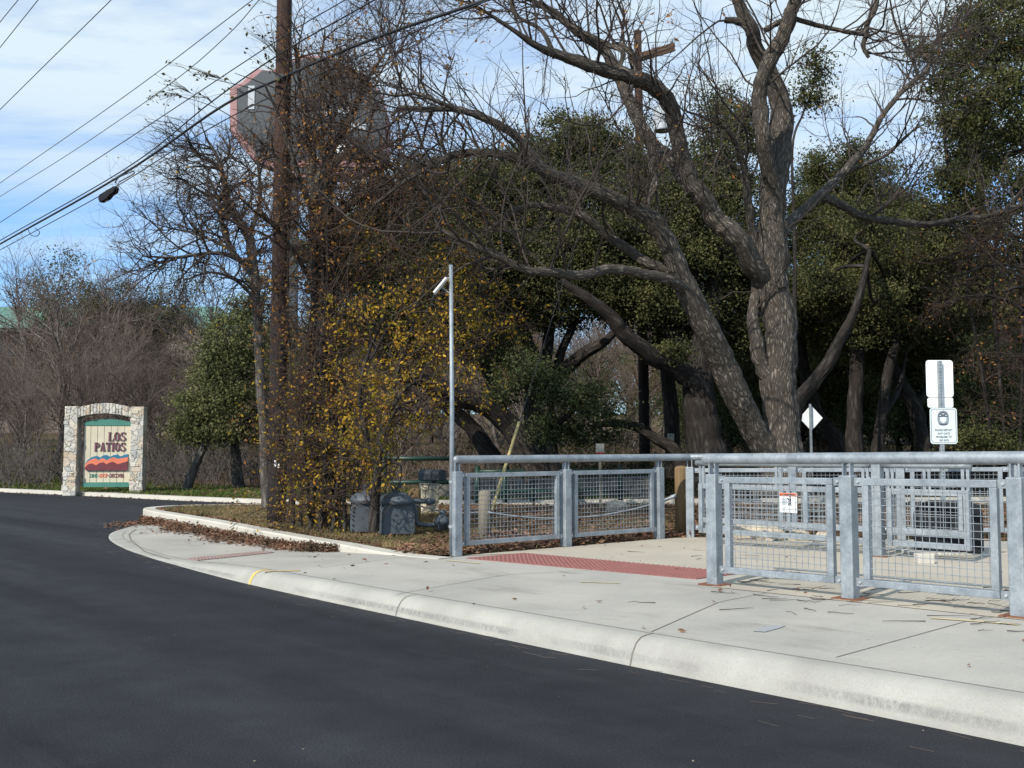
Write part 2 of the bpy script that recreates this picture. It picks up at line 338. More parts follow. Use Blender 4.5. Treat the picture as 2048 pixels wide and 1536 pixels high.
def stonemat(name, sc, cols, mortar=(.24, .22, .19), mw=.035):
    m, nt, bs, out = newmat(name); co = coords(nt)
    nz = nt.nodes.new('ShaderNodeTexNoise'); nz.inputs['Scale'].default_value = sc * .8; nt.links.new(co, nz.inputs['Vector'])
    w = nt.nodes.new('ShaderNodeVectorMath'); w.operation = 'MULTIPLY_ADD'; w.inputs[1].default_value = (.14,) * 3
    nt.links.new(nz.outputs['Color'], w.inputs[0]); nt.links.new(co, w.inputs[2])
    e = N(nt, 'ShaderNodeTexVoronoi', i_Scale=sc, feature='DISTANCE_TO_EDGE', distance='CHEBYCHEV') if False else N(nt, 'ShaderNodeTexVoronoi', i_Scale=sc, feature='DISTANCE_TO_EDGE')
    k = N(nt, 'ShaderNodeTexVoronoi', i_Scale=sc)
    for x in (e, k): nt.links.new(w.outputs[0], x.inputs['Vector'])
    sx = nt.nodes.new('ShaderNodeSeparateColor'); nt.links.new(k.outputs['Color'], sx.inputs[0])
    c = ramp(nt, [(i / (len(cols) - 1), q) for i, q in enumerate(cols)], sx.outputs[0])
    f = noise(nt, co, sc * 6, 6); c = mix(nt, c, ramp(nt, [(.3, (.75,) * 3), (.7, (1.15,) * 3)], f), .8, 'MULTIPLY')
    g = ramp(nt, [(mw * .5, (0, 0, 0)), (mw * 1.6, (1, 1, 1))], e.outputs['Distance'])
    c = mix(nt, mortar, c, g)
    nt.links.new(c, bs.inputs['Base Color']); bs.inputs['Roughness'].default_value = .9; bs.inputs['Specular IOR Level'].default_value = .2
    bump(nt, bs, math_(nt, 'ADD', g, math_(nt, 'MULTIPLY', f, .4)), .8, .02); return m
M['asphalt'] = asphalt()
M['sidewalk'] = concrete('sidewalk_concrete', (.425, .402, .355), (.325, .312, .282))
M['path'] = concrete('path_concrete', (.47, .425, .345), (.39, .35, .285), amt=.3)
M['strip'] = concrete('kerb_strip_concrete', (.54, .51, .445), (.45, .42, .365), amt=.3)
M['kerb'] = kerbmat()
M['joint'] = simple('joint_dirt', (.22, .20, .17), (.12, .105, .09), 20, .95)
M['tactile_dusty'] = simple('dusty_tactile_brick', (.30, .215, .19), (.23, .155, .14), 9, .9, 0, .2)
M['tactile'] = simple('tactile_brick', (.25, .10, .088), (.20, .08, .072), 9, .85, 0, .2)
M['yellow_line'] = simple('yellow_spray_paint', (.62, .43, .07), (.50, .40, .16), 30, .8)
M['yellow_faint'] = simple('faded_yellow_paint', (.56, .45, .20), (.52, .47, .33), 40, .85)
M['scuff'] = simple('rubber_scuff', (.33, .335, .34), (.26, .265, .275), 30, .9)
M['lawn'] = groundmat('lawn_soil', [(.3, (.11, .078, .05)), (.5, (.16, .125, .07)), (.7, (.13, .12, .05))])
M['terrain'] = groundmat('woodland_floor', [(.3, (.085, .060, .040)), (.5, (.12, .088, .055)), (.68, (.085, .095, .035))], .12, 9)
M['soil'] = groundmat('base_soil', [(.3, (.09, .07, .045)), (.7, (.12, .10, .06))])
M['stone_sign'] = stonemat('limestone_rubble', 5.6, [(.62, .58, .50), (.42, .42, .40), (.70, .66, .56), (.52, .41, .30), (.66, .63, .57), (.48, .46, .42)], (.36, .33, .28), .028)
M['stone_arch'] = simple('arch_limestone', (.62, .58, .50), (.42, .39, .34), 9, .9, 0, .5)
M['stone_pillar'] = stonemat('pillar_limestone', 5.5, [(.56, .49, .36), (.47, .42, .32), (.62, .55, .40), (.52, .47, .39)], (.22, .19, .15))
M['stone_wall'] = stonemat('low_wall_stone', 3.5, [(.26, .23, .20), (.32, .28, .24), (.22, .20, .18)], (.12, .11, .10))
M['rock'] = simple('limestone_rock', (.52, .45, .35), (.34, .29, .22), 4, .95, 0, .6)

# ---------------------------------------------------------------- light
SUN_AZ = np.array([-.62, -.785]); SUN_EL = R(36)
world = bpy.data.worlds.new('World'); scn.world = world; world.use_nodes = True
wn = world.node_tree; bg = wn.nodes['Background']
sky = wn.nodes.new('ShaderNodeTexSky'); sky.sky_type = 'NISHITA'; sky.sun_disc = False; sky.sun_elevation = SUN_EL
sky.sun_rotation = math.atan2(SUN_AZ[0], SUN_AZ[1]) % (2 * math.pi); sky.air_density = 1.0; sky.dust_density = .6; sky.ozone_density = 1.5
tc = wn.nodes.new('ShaderNodeTexCoord'); sx = wn.nodes.new('ShaderNodeSeparateXYZ'); wn.links.new(tc.outputs['Generated'], sx.inputs[0])
zz = math_(wn, 'MAXIMUM', math_(wn, 'ADD', sx.outputs[2], .12), .05)
cb = wn.nodes.new('ShaderNodeCombineXYZ')
wn.links.new(math_(wn, 'DIVIDE', sx.outputs[0], zz), cb.inputs[0]); wn.links.new(math_(wn, 'DIVIDE', sx.outputs[1], zz), cb.inputs[1])
mp = wn.nodes.new('ShaderNodeMapping'); mp.inputs['Rotation'].default_value = (0, 0, R(14)); mp.inputs['Scale'].default_value = (.55, 1.5, 1); mp.inputs['Location'].default_value = (.3, .75, 0)
wn.links.new(cb.outputs[0], mp.inputs[0])
cl1 = noise(wn, mp.outputs[0], .9, 7, .62, .5); cl2 = noise(wn, mp.outputs[0], 3.2, 5, .6, .3)
cf = math_(wn, 'ADD', math_(wn, 'MULTIPLY', cl1, .75), math_(wn, 'MULTIPLY', cl2, .25))
cf = ramp(wn, [(.35, (.10,) * 3), (.55, (1, 1, 1))], cf)
CLOUD = (6.1, 7.2, 7.9)
low = math_(wn, 'MULTIPLY', math_(wn, 'SUBTRACT', sx.outputs[2], .12), 5.0, True)
skyc = mix(wn, sky.outputs[0], (.80, 1.28, 1.78), 1.0, 'MULTIPLY')
cmix = mix(wn, skyc, CLOUD, math_(wn, 'MULTIPLY', cf, math_(wn, 'ADD', math_(wn, 'MULTIPLY', low, .62), .36)))
wn.links.new(cmix, bg.inputs[0]); bg.inputs[1].default_value = .106
sl = bpy.data.lights.new('sun', 'SUN'); sl.energy = 4.3; sl.angle = R(.5); sl.color = (1, .94, .84)
so = bpy.data.objects.new('sun', sl); COL.objects.link(so)
sd = Vector((SUN_AZ[0] * math.cos(SUN_EL), SUN_AZ[1] * math.cos(SUN_EL), math.sin(SUN_EL)))
so.rotation_euler = sd.to_track_quat('Z', 'Y').to_euler(); so.location = (-20, -20, 30)
scn.view_settings.view_transform = 'Standard'; scn.view_settings.look = 'None'; scn.view_settings.gamma = 1; scn.view_settings.exposure = .25
scn.cycles.use_denoising = True; scn.cycles.max_bounces = 6; scn.cycles.diffuse_bounces = 3; scn.cycles.glossy_bounces = 2
scn.cycles.transmission_bounces = 3; scn.cycles.filter_width = 1.5

# ---------------------------------------------------------------- ground
SO = np.array([.844, 6.283]); SD = np.array([.685, -.729]); ND = np.array([.729, .685])
def sstep(x): x = np.clip(x, 0, 1); return x * x * (3 - 2 * x)
def zside(x, y):
    s = (x - SO[0]) * SD[0] + (y - SO[1]) * SD[1]
    pl = .137 + .00773 * (x + .605) - .00317 * (y - 11.07)
    k = .12 + .88 * sstep((s + 8.0) / 3.4)
    return pl * k
def zplane(x, y): return .137 + .00773 * (x + .605) - .00317 * (y - 11.07)
def terrain(x, y):
    return .07 + 1.75 * sstep((y - 32) / 30.0) + np.maximum(0, y - 60) * .045 + .06 * np.sin(x * .31 + 1) * np.sin(y * .27) * sstep((y - 30) / 8)
def resample(pl, step):
    pl = np.array(pl, float); d = np.r_[0, np.cumsum(np.linalg.norm(np.diff(pl, axis=0), axis=1))]
    n = max(2, int(d[-1] / step) + 1); t = np.linspace(0, d[-1], n)
    return np.stack([np.interp(t, d, pl[:, k]) for k in range(pl.shape[1])], 1)
def offset(pl, w):
    t = np.gradient(pl[:, :2], axis=0); t /= np.linalg.norm(t, axis=1, keepdims=True)
    return pl[:, :2] + np.stack([-t[:, 1], t[:, 0]], 1) * w
def sheet(name, poly, zf, mat_, grid, kind='structure', mb=None, mi=0):
    poly = np.array(poly, float); lo, hi = poly.min(0), poly.max(0)
    pts = [Vector(p) for p in poly]; n = len(pts); ed = [(i, (i + 1) % n) for i in range(n)]
    gx = np.arange(lo[0] + grid / 2, hi[0], grid); gy = np.arange(lo[1] + grid / 2, hi[1], grid)
    X, Y = np.meshgrid(gx, gy); X = X.ravel(); Y = Y.ravel(); ins = np.zeros(len(X), bool)
    for i in range(n):
        a, b = poly[i], poly[(i + 1) % n]
        c = ((a[1] > Y) != (b[1] > Y)) & (X < (b[0] - a[0]) * (Y - a[1]) / (b[1] - a[1] + 1e-12) + a[0]); ins ^= c
    pts += [Vector((x, y)) for x, y in zip(X[ins], Y[ins])]
    ov, oe, of, *_ = delaunay_2d_cdt(pts, ed, [list(range(n))], 1, 1e-5)
    V = np.array([[v.x, v.y, 0] for v in ov]); V[:, 2] = zf(V[:, 0], V[:, 1])
    F = [f if (ov[f[1]] - ov[f[0]]).cross(ov[f[2]] - ov[f[0]]) > 0 else f[::-1] for f in of]
    b = mb or MB(); b.add(V, np.array(F), mi)
    if mb is None:
        o = b.build(name, mat_, smooth=True); tag(o, kind=kind); return o

# base soil and the asphalt
b = MB(); b.add([[-400, -200, -.08], [400, -200, -.08], [400, 600, -.08], [-400, 600, -.08]], np.array([[0, 1, 2, 3]]))
tag(b.build('ground', M['soil']), kind='structure')
b = MB(); b.add([[-70, -40, 0], [40, -40, 0], [40, 34, 0], [-70, 80, 0]], np.array([[0, 1, 2, 3]]))
tag(b.build('road', M['asphalt']), kind='structure')

K0 = np.array([(6.6, -.9), (4.0, 2.3), (2.165, 4.456), (.685, 6.09), (-.887, 7.9), (-2.515, 9.82), (-3.75, 11.46), (-4.35, 12.3), (-5.02, 13.34), (-5.75, 14.7), (-6.2, 15.9), (-6.38, 17.0), (-6.5, 17.9)])
K0 = resample(spline(K0, 120), .12)
PROF = [(0, 0), (.025, .42), (.06, .76), (.10, .93), (.15, .99), (.21, 1.0)]
rows = []
for w, h in PROF:
    q = offset(K0, -w); zt = zside(*offset(K0, -.21).T); rows.append(np.c_[q, zt * h - (.02 if h == 0 else 0)])
rows = np.array(rows); nr, nk = rows.shape[:2]
arc = np.r_[0, np.cumsum(np.linalg.norm(np.diff(K0, axis=0), axis=1))]
i = np.arange(nr - 1)[:, None] * nk; j = np.arange(nk - 1)[None]
F = np.stack([i + j, i + nk + j, i + nk + j + 1, i + j + 1], -1).reshape(-1, 4)
pv = np.array([0, .35, .6, .75, .88, 1.0])
uu = np.broadcast_to(arc, (nr, nk)).ravel(); vv = np.repeat(pv, nk)
b = MB(); b.add(rows.reshape(-1, 3), F, 0, [np.stack([uu[F], vv[F]], -1)])
def kerb_strip(s_at, w, mi, prof0=0, prof1=5, lift=.003):
    """a thin band laid over the kerb's section at arc length s_at"""
    V = []
    for ds in (-w / 2, w / 2):
        for k in range(prof0, prof1 + 1):
            p = [np.interp(s_at + ds, arc, rows[k, :, c]) for c in range(3)]
            V.append(np.array(p) + np.array([-ND[0] * lift * .8, -ND[1] * lift * .8, lift]))
    m = prof1 - prof0 + 1; f = np.array([[k, k + 1, m + k + 1, m + k] for k in range(m - 1)])
    b.add(V, f, mi)
def arc_at(p): return arc[np.argmin(np.linalg.norm(K0 - np.array(p), axis=1))]
for p in [(2.2, 4.42), (.66, 6.12), (-.9, 7.92)]: kerb_strip(arc_at(p), .009, 1)
for p in [(4.0, 2.3)]: kerb_strip(arc_at(p), .009, 1)
kerb_strip(arc_at((-2.52, 9.80)) - .06, .05, 2)
tag(b.build('kerb', [M['kerb'], M['joint'], M['yellow_line']], smooth=True), kind='structure')
KB = offset(K0, -.21)

# island kerb strip (front low wall of the lawn)
I0 = resample(spline([(-.62, 10.9), (-1.16, 11.45), (-2.135, 12.74), (-3.375, 14.445), (-5.0, 16.75), (-6.2, 18.45), (-6.62, 19.15), (-6.78, 19.75), (-6.55, 20.3), (-5.9, 20.6), (-4, 20.8), (0, 21.2), (5, 21.4), (14, 21.6)], 160), .15)
def striptop(x, y):
    k = sstep((y - 11.0) / 1.6); return (zplane(x, y) + .005) * (1 - k) + k * (.16 + .035 * sstep((y - 12.5) / 4))
O0 = offset(I0, .2); O1 = offset(I0, .215)
tw = striptop(*I0.T)
base = np.where(I0[:, 1] < 18.3, zside(*O1.T), 0) - .03
rws = [np.c_[O1, base], np.c_[O1, np.maximum(tw - .02, zside(*O1.T) * (I0[:, 1] < 18.3) + .003)], np.c_[O0, np.maximum(tw, zplane(*O0.T) * (I0[:, 1] < 12.) + .004)], np.c_[I0, np.maximum(tw, zplane(*I0.T) * (I0[:, 1] < 12.) + .004)], np.c_[offset(I0, -.02), tw - .15]]
rws = np.array(rws); nr, nk = rws.shape[:2]; i = np.arange(nr - 1)[:, None] * nk; j = np.arange(nk - 1)[None]
F = np.stack([i + j, i + j + 1, i + nk + j + 1, i + nk + j], -1).reshape(-1, 4)[:, ::-1]
b = MB(); b.add(rws.reshape(-1, 3), F); tag(b.build('lawn_kerb', M['strip']), kind='structure')

A1, A2, A3, C1 = (-.599, 11.057), (.63, 12.045), (1.866, 13.06), (2.302, 13.305)
E2 = (6.016, 12.346); E3 = (9.6, 11.42)
P1 = (1.665, 8.487); P2 = (2.487, 7.61); P3 = (3.30, 6.73); P4 = (4.12, 5.85)
# lawn (raised) inside the strip, behind railing and inner fence
apath = [(-.62, 10.9), A1, A2, A3, C1, (4.2, 12.95), E2, E3, (14, 10.3)]
sel = I0[:, 0] < 13.9
lawnp = [tuple(p) for p in resample(np.array(apath), .5)][1:] + [tuple(p) for p in I0[::-2]][:-1]
def zlawn(x, y): return np.maximum(.145 + .025 * sstep((y - 12) / 4), 0) + .012 * np.sin(x * 2.1) * np.sin(y * 1.7)
sheet('lawn', lawnp, zlawn, M['lawn'], .5)
# sidewalk: kerb back edge, strip foot, railing line, out to the right
fo = O1[I0[:, 1] < 18.0][:-1]
sw = [tuple(p) for p in KB[::2]] + [tuple(p) for p in fo[fo[:, 1] < 17.8][::-2]] + [tuple(p) for p in resample(np.array(apath[1:]), .5)] + [(14, 3), (10, -1.2)]
# keep it a simple polygon
b = MB(); sheet('', sw, zside, None, .3, mb=b)
def ground_strip(pts, w, zf, mi, lift, mb, step=.15):
    pl = resample(np.array(pts, float), step); l = offset(pl, w / 2); r = offset(pl, -w / 2); n = len(pl)
    V = np.r_[np.c_[l, zf(*l.T) + lift], np.c_[r, zf(*r.T) + lift]]
    mb.add(V, np.array([[k, n + k, n + k + 1, k + 1] for k in range(n - 1)]), mi)
G2 = lambda x, y, z=.16: onz(x, y, z)[:2]
for pts in ([G2(1303, 1265), G2(1440, 1205), G2(1660, 1165)], [G2(1672, 1320), G2(1995, 1232), (4.4, 8.05)], [G2(791, 1185), G2(1010, 1147), (.9, 9.7)], [G2(640, 1130), G2(760, 1115), (-1.0, 11.3)],
            [tuple(p) for p in KB[10:-14:6]]):
    ground_strip(pts, .0075, zside, 1, .003, b)
ground_strip([G2(272, 1056, .03), G2(258, 1066, .03), G2(262, 1078, .03), G2(290, 1099, .04), G2(340, 1113, .05)], .022, zside, 1, .003, b)
tag(b.build('sidewalk', [M['sidewalk'], M['joint']], smooth=True), kind='structure')
# path slab inside the fences
fb = [(-.50, 10.98), (.05, 11.55)]
pp = [(P4[0] + 2.4, P4[1] - 2.6), (P4[0] - .05, P4[1] - .12), (P1[0] - .06, P1[1] - .13), (2.05, 9.2), (.12, 11.28), A1, A2, A3, C1, (3.6, 12.55), (5.6, 11.2), (9.5, 10.2), (12, 5)]
sheet('path', pp, lambda x, y: zplane(x, y) + .004, M['path'], .4)
# far bank
FK = np.array([(-60, 66), (-40, 50), (-16.03, 32.2), (-11.67, 28.97), (-8.5, 26.5), (-6.1, 24.9), (-3.5, 24.3), (0, 24.5), (6, 25.3), (14, 26.3), (40, 30), (90, 36)])
FK = resample(FK, .5)
b = MB(); o1 = FK; o2 = offset(FK, .16); n = len(FK)
V = np.r_[np.c_[o1, np.full(n, -.02)], np.c_[offset(FK, .02), np.full(n, .10)], np.c_[o2, np.full(n, .11)], np.c_[offset(FK, .18), np.full(n, -.05)]]
b.add(V, np.array([[r * n + k, r * n + k + 1, (r + 1) * n + k + 1, (r + 1) * n + k] for r in range(3) for k in range(n - 1)]))
tag(b.build('driveway_kerb', M['strip']), kind='structure')
far = [tuple(p) for p in o2[::2]] + [(160, 60), (160, 260), (-160, 260), (-160, 120)]
sheet('terrain', far, terrain, M['terrain'], 3.0)
# park road crossing the rise on the far right
ps = resample(np.array([(12, 57), (20, 58.5), (27, 60), (40, 61), (60, 60)]), 2.0)
b = MB(); ground_strip(ps, 7.0, lambda x, y: terrain(x, y), 0, .05, b, 1.5); tag(b.build('park_road', M['asphalt']), kind='structure')

# tactile paving: a slab with raised domes
def tactile(c, name, label, nx, ny, zf, mt='tactile'):
    c = np.array(c); b = MB()
    zc = np.array([zf(*p) for p in c]) + .008
    V = np.r_[np.c_[c, zc], np.c_[c, zc - .03]]
    b.add(V, [np.array([[0, 1, 2, 3]]), np.array([[0, 4, 5, 1], [1, 5, 6, 2], [2, 6, 7, 3], [3, 7, 4, 0]])])
    a = np.linspace(0, 2 * np.pi, 8, endpoint=False)
    for s in (np.arange(nx) + .5) / nx:
        for t in (np.arange(ny) + .5) / ny:
            p = (c[0] * (1 - s) + c[1] * s) * (1 - t) + (c[3] * (1 - s) + c[2] * s) * t
            z = zf(*p) + .008
            ring = lambda r, h: np.c_[p[0] + r * np.cos(a), p[1] + r * np.sin(a), np.full(8, z + h)]
            V = np.r_[ring(.018, 0), ring(.011, .007)]
            f = np.array([[k, (k + 1) % 8, 8 + (k + 1) % 8, 8 + k] for k in range(8)])
            b.add(V, [f, np.arange(8, 16)[None]])
    return tag(b.build(name, M[mt]), label, 'tactile paving')
tactile([(1.58, 8.86), (2.08, 9.27), (.13, 11.28), (-.48, 10.78)][::-1], 'tactile_paving', 'dusty red tactile paving strip across the gate opening', 46, 14, zplane) if False else tactile([(-.48, 10.78), (1.58, 8.86), (2.08, 9.27), (.13, 11.28)], 'tactile_paving', 'dusty red tactile paving strip across the fence opening', 46, 14, zplane)
tactile([tuple(onz(*q_, .06)[:2]) for q_ in ((374, 1112), (396, 1119), (548, 1101), (522, 1097))], 'tactile_paving', 'dull red tactile paving on the ramp, half under dead leaves', 3, 24, zside, 'tactile_dusty')

# sprayed survey marks and a rubber scuff on the sidewalk
b = MB()
ground_strip([G2(1862, 1242), G2(1950, 1249), G2(2036, 1257)], .05, zside, 1, .005, b)
ground_strip([G2(784, 1104), G2(835, 1106)], .045, zside, 0, .005, b); ground_strip([G2(893, 1117), G2(960, 1124)], .04, zside, 1, .005, b)
ground_strip([(-2.34, 9.72), (-2.16, 9.74), (-2.0, 9.76)], .05, zside, 0, .005, b); ground_strip([G2(1160, 1163), G2(1240, 1166)], .035, zside, 1, .005, b)
tag(b.build('paint_markings', [M['yellow_line'], M['yellow_faint']]), kind='structure')
b = MB(); sheet('', [G2(1505, 1266), G2(1535, 1256), G2(1572, 1255), G2(1560, 1260), G2(1530, 1268)], lambda x, y: zside(x, y) + .004, None, 5, mb=b)
tag(b.build('sidewalk_stain', M['scuff']), kind='structure')

# ---------------------------------------------------------------- railings
def frame_of(a, b):
    a = np.array(a, float); b = np.array(b, float); A = np.r_[a, zplane(*a)]; B = np.r_[b, zplane(*b)]
    d = B - A; L = np.linalg.norm(d[:2]); e = d / L; n = np.array([-e[1], e[0], 0]); n /= np.linalg.norm(n)
    return A, e, n, L
def wire_mesh(b, A, e, n, s0, s1, z0, z1, step=.0508, r=.0027):
    up = np.array([0, 0, 1.0])
    for s in np.arange(s0 + step * .6, s1 - .01, step):
        p = A + e * s + n * r; b.tube([p + up * z0, p + up * z1], r, 5, False)
    for z in np.arange(z0 + step * .55, z1 - .01, step):
        p = A + up * z - n * r; b.tube([p + e * s0, p + e * s1], r, 5, False)
def hexbolt(b, p, n, r=.011, h=.012):
    a = np.linspace(0, 2 * np.pi, 6, endpoint=False); n = np.array(n, float); u = np.array([0, 0, 1.0]); s = np.cross(n, u)
    ring = p + r * (np.cos(a)[:, None] * s + np.sin(a)[:, None] * u)
    b.add(np.r_[ring, ring + n * h], [np.array([[k, (k + 1) % 6, 6 + (k + 1) % 6, 6 + k] for k in range(6)]), np.arange(6, 12)[None]])
def railing(posts, rail_pts, label, plates=False, ext=(.06, .06), H=1.075):
    root = empty('railing', (posts[0][0], posts[0][1], zplane(*posts[0])), label, 'railing'); o = local(root)
    up = np.array([0, 0, 1.0])
    # handrail
    rp = [np.array([p[0], p[1], zplane(*p) + H - .0445]) for p in rail_pts]
    d0 = (rp[0] - rp[1]) / np.linalg.norm(rp[0] - rp[1]); d1 = (rp[-1] - rp[-2]) / np.linalg.norm(rp[-1] - rp[-2])
    rp[0] = rp[0] + d0 * ext[0]; rp[-1] = rp[-1] + d1 * ext[1]; r = .0445
    pts = [rp[0] + d0 * r * q for q in (.95, .8, .45)] + [rp[0]]; rr = [r * .3, r * .6, r * .9, r]
    for k in range(1, len(rp)):
        m = 12
        for t in np.linspace(0, 1, m + 1)[1:]: pts.append(rp[k - 1] * (1 - t) + rp[k] * t); rr.append(r)
    pts += [rp[-1] + d1 * r * q for q in (.45, .8, .95)]; rr += [r * .9, r * .6, r * .3]
    b = MB(); b.tube(np.array(pts) - o, rr, 20); b.build('handrail', M['galv'], root, smooth=True)
    for k, p in enumerate(posts):
        q = posts[k + 1] if k + 1 < len(posts) else posts[k - 1]
        A, e, n, L = frame_of(p, q); e2 = np.array([e[0], e[1], 0]) / np.linalg.norm(e[:2]); Mx = np.stack([e2, n, up], 1)
        b = MB(); b.box(A + up * .4525 - o, (.1016, .1016, .905), Mx)
        po = b.build('post', M['galv'], root, bevel=.009, seg=3)
        b = MB()
        for s in (-.028, .028): b.box(A + up * .962 + e2 * s - o, (.012, .05, .118), Mx)
        b.build('rail_bracket', M['galv'], po)
        if plates:
            b = MB(); b.box(A + up * .006 - o, (.21, .19, .010), Mx); b.build('base_plate', M['rust'], po, bevel=.003)
    for k in range(len(posts) - 1):
        A, e, n, L = frame_of(posts[k], posts[k + 1]); t = .0508
        s0, s1, z0, z1 = .118, L - .118, .105, .885
        b = MB(); f = lambda s, z: A + e * s + up * z - o
        b.bar(f(s0, z0 + t / 2), f(s1, z0 + t / 2), t, t); b.bar(f(s0, z1 - t / 2), f(s1, z1 - t / 2), t, t)
        b.bar(f(s0 + t / 2, z0 + t), f(s0 + t / 2, z1 - t), t, t, up=n); b.bar(f(s1 - t / 2, z0 + t), f(s1 - t / 2, z1 - t), t, t, up=n)
        pf = b.build('panel_frame', M['galv'], root, bevel=.004)
        b = MB(); wire_mesh(b, A - o, e, n, s0 + t, s1 - t, z0 + t, z1 - t); b.build('wire_mesh', M['galv'], pf, smooth=True)
        for s, sg in ((s0, -1), (s1, 1)):
            for z in (z0 + t / 2, z1 - t / 2):
                b = MB(); b.bar(f(s, z), f(s + sg * .072, z), .008, .06)
                for sgn in (-1, 1):
                    k0 = b.n; q0 = len(b.f); hexbolt(b, f(s + sg * .035, z) + n * .004 * sgn, n * sgn); b.f[q0:] = [(ff, 1, u) for ff, _, u in b.f[q0:]]
                b.build('bracket', [M['galv'], M['bolt']], pf)
    return root
railing([A1, A2, A3], [A1, A2, A3, C1], 'galvanized mesh railing beside the lawn, a tall thin lamp pole at its near end', ext=(.0, .0))
railing([P1, P2, P3, P4], [P1, P2, P3, P4], 'nearest galvanized mesh railing, its posts on rusty base plates along the sidewalk', True, ext=(.07, .3))
eE = [tuple(np.array(C1) + (np.array(E2) - np.array(C1)) * t) for t in (0, 1 / 3, 2 / 3, 1)] + [tuple(np.array(E2) + (np.array(E3) - np.array(E2)) * t) for t in (.37, .74)]
railing(eE, eE, 'innermost galvanized railing behind the swing gates, bordering the leafy ground', ext=(.03, .03))

# ---------------------------------------------------------------- gate leaves, gate post, operator, warning sign
GL, GR = np.array([2.24, 12.3]), np.array([4.45, 10.0])
def gate(sa, sb, label, mids, extra):
    a = GL + (GR - GL) * sa; c = GL + (GR - GL) * sb; A, e, n, L = frame_of(a, c); up = np.array([0, 0, 1.0]); z0g = A[2]
    e = np.array([e[0], e[1], 0]); A[2] = 0
    root = empty('swing_gate', (a[0], a[1], z0g), label, 'gate', None); o = local(root); f = lambda s, z: A + e * s + up * z - o
    b = MB(); b.tube([f(t, 1.118) for t in np.linspace(-.04, L + .02, 8)], .033, 16); b.build('top_tube', M['galv'], root, smooth=True)
    b = MB(); t = .06
    for z in (.846, .447, .322): b.bar(f(t, z), f(L - t, z), .045, t)
    for s in (t / 2, L - t / 2): b.bar(f(s, .292), f(s, .876), .055, t, up=n)
    b.build('gate_frame', M['galv'], root, bevel=.004)
    for s in mids:
        b = MB(); b.bar(f(s * L, .477), f(s * L, .816), .04, .055, up=n); b.build('stile', M['galv'], root, bevel=.003)
    for s in (.04, .5 * L, L - .04):
        b = MB()
        for d in (-.025, .025): b.bar(f(s + d, .872), f(s + d, 1.09), .03, .012, up=n)
        b.build('tube_bracket', M['galv'], root)
    b = MB(); wire_mesh(b, A - o, e, n, t, L - t, .477, .816); b.build('wire_mesh', M['galv'], root, smooth=True)
    return A, e, n, L
GA = gate(0, .675, 'long galvanized swing gate with a white warning sign, inside the sidewalk railing', (.56, .66), None)
gate(.735, 1.0, 'short galvanized swing gate in front of the black operator box', (.9,), None)
gp = np.array([3.79, 10.66]); zg = zplane(*gp)
root = empty('gate_post', (*gp, zg), 'thick galvanized gate post standing between the two swing gates', 'gate post'); th = math.atan2(GR[1] - GL[1], GR[0] - GL[0])
Mg = np.array([[math.cos(th), -math.sin(th), 0], [math.sin(th), math.cos(th), 0], [0, 0, 1]])
b = MB(); b.box((0, 0, .51), (.10, .10, 1.02), Mg); b.build('post', M['galv'], root, bevel=.009, seg=3)
b = MB(); b.box((0, 0, .006), (.22, .2, .012), Mg); b.build('base_plate', M['rust'], root, bevel=.002)
b = MB()
for z in (.25, .72): b.tube([(-.075, .03, z), (-.075, .03, z + .1)], .016, 10); 
b.build('hinge', M['galv'], root, smooth=True)
bx = at(1862, 1060, 11.0)
root = empty('gate_operator', (bx[0], bx[1], .165), 'black gate operator box low on the path behind the mesh', 'gate operator')
b = MB(); pr = [(-.33, 0), (.33, 0), (.33, .40), (.29, .49), (.18, .54), (-.18, .54), (-.29, .49), (-.33, .40)]
b.prism(pr, np.array([[math.cos(-.5), 0, -math.sin(-.5)], [math.sin(-.5), 0, math.cos(-.5)], [0, 1, 0]]), (.1, -.16, .03), .34); b.build('housing', M['black_plastic'], root, bevel=.02, seg=3)
b = MB(); b.box((.1, 0, .015), (.8, .5, .05), None); b.build('base_slab', M['strip'], root, bevel=.01)
b = MB(); b.tube([(-.25, -.1, .26), (-.6, .1, .26), (-.95, .35, .26)], .02, 8); b.build('drive_arm', M['galv'], root)
wb = at(1848, 1098, 9.95); wz = zplane(wb[0], wb[1])
b = MB(); b.box((0, 0, .05), (.16, .13, .10)); o = b.build('gate_stop', M['strip'], bevel=.012); o.location = (wb[0], wb[1], wz); tag(o, 'small pale concrete block on the path under the short gate', 'gate stop')
A, e, n, L = GA; nf = -n if n @ np.array([0, -1, 0]) < 0 else n; up = np.array([0, 0, 1.0])
fr = at(1585, 1006, 11.45); s = (np.r_[fr[:2], 0] - A) @ e; pc = A + e * s + up * .69 + nf * .042
root = empty('warning_sign', pc, 'small white warning sign with an orange header wired on the gate mesh', 'warning sign'); Mw = np.stack([e, up, nf], 1)
b = MB(); b.box((0, 0, 0), (.215, .004, .215), np.stack([e, nf, up], 1)); b.build('plate', M['white_paint'], root, bevel=.001)
b = MB(); b.box(up * .088 + nf * .0035, (.211, .003, .036), np.stack([e, nf, up], 1)); b.build('header', M['orange'], root)
b = MB(); b.box(up * .012 - e * .045 + nf * .0035, (.07, .003, .075), np.stack([e, nf, up], 1)); b.build('pictogram_panel', M['pale_panel'], root)
b = MB()
b.prism([(0, -.045), (.012, -.045), (.022, -.01), (.032, -.05), (.042, -.046), (.036, 0), (.04, .03), (.028, .042), (.012, .032), (-.012, .046), (-.016, .036), (.006, .018)], Mw, nf * .003 + up * .012, .003)
b.prism([(.026 + .009 * math.cos(t), .052 + .009 * math.sin(t)) for t in np.linspace(0, 6.28, 10, endpoint=False)], Mw, nf * .003 + up * .012, .003)
b.build('pictogram', M['ink'], root)
FONT = None
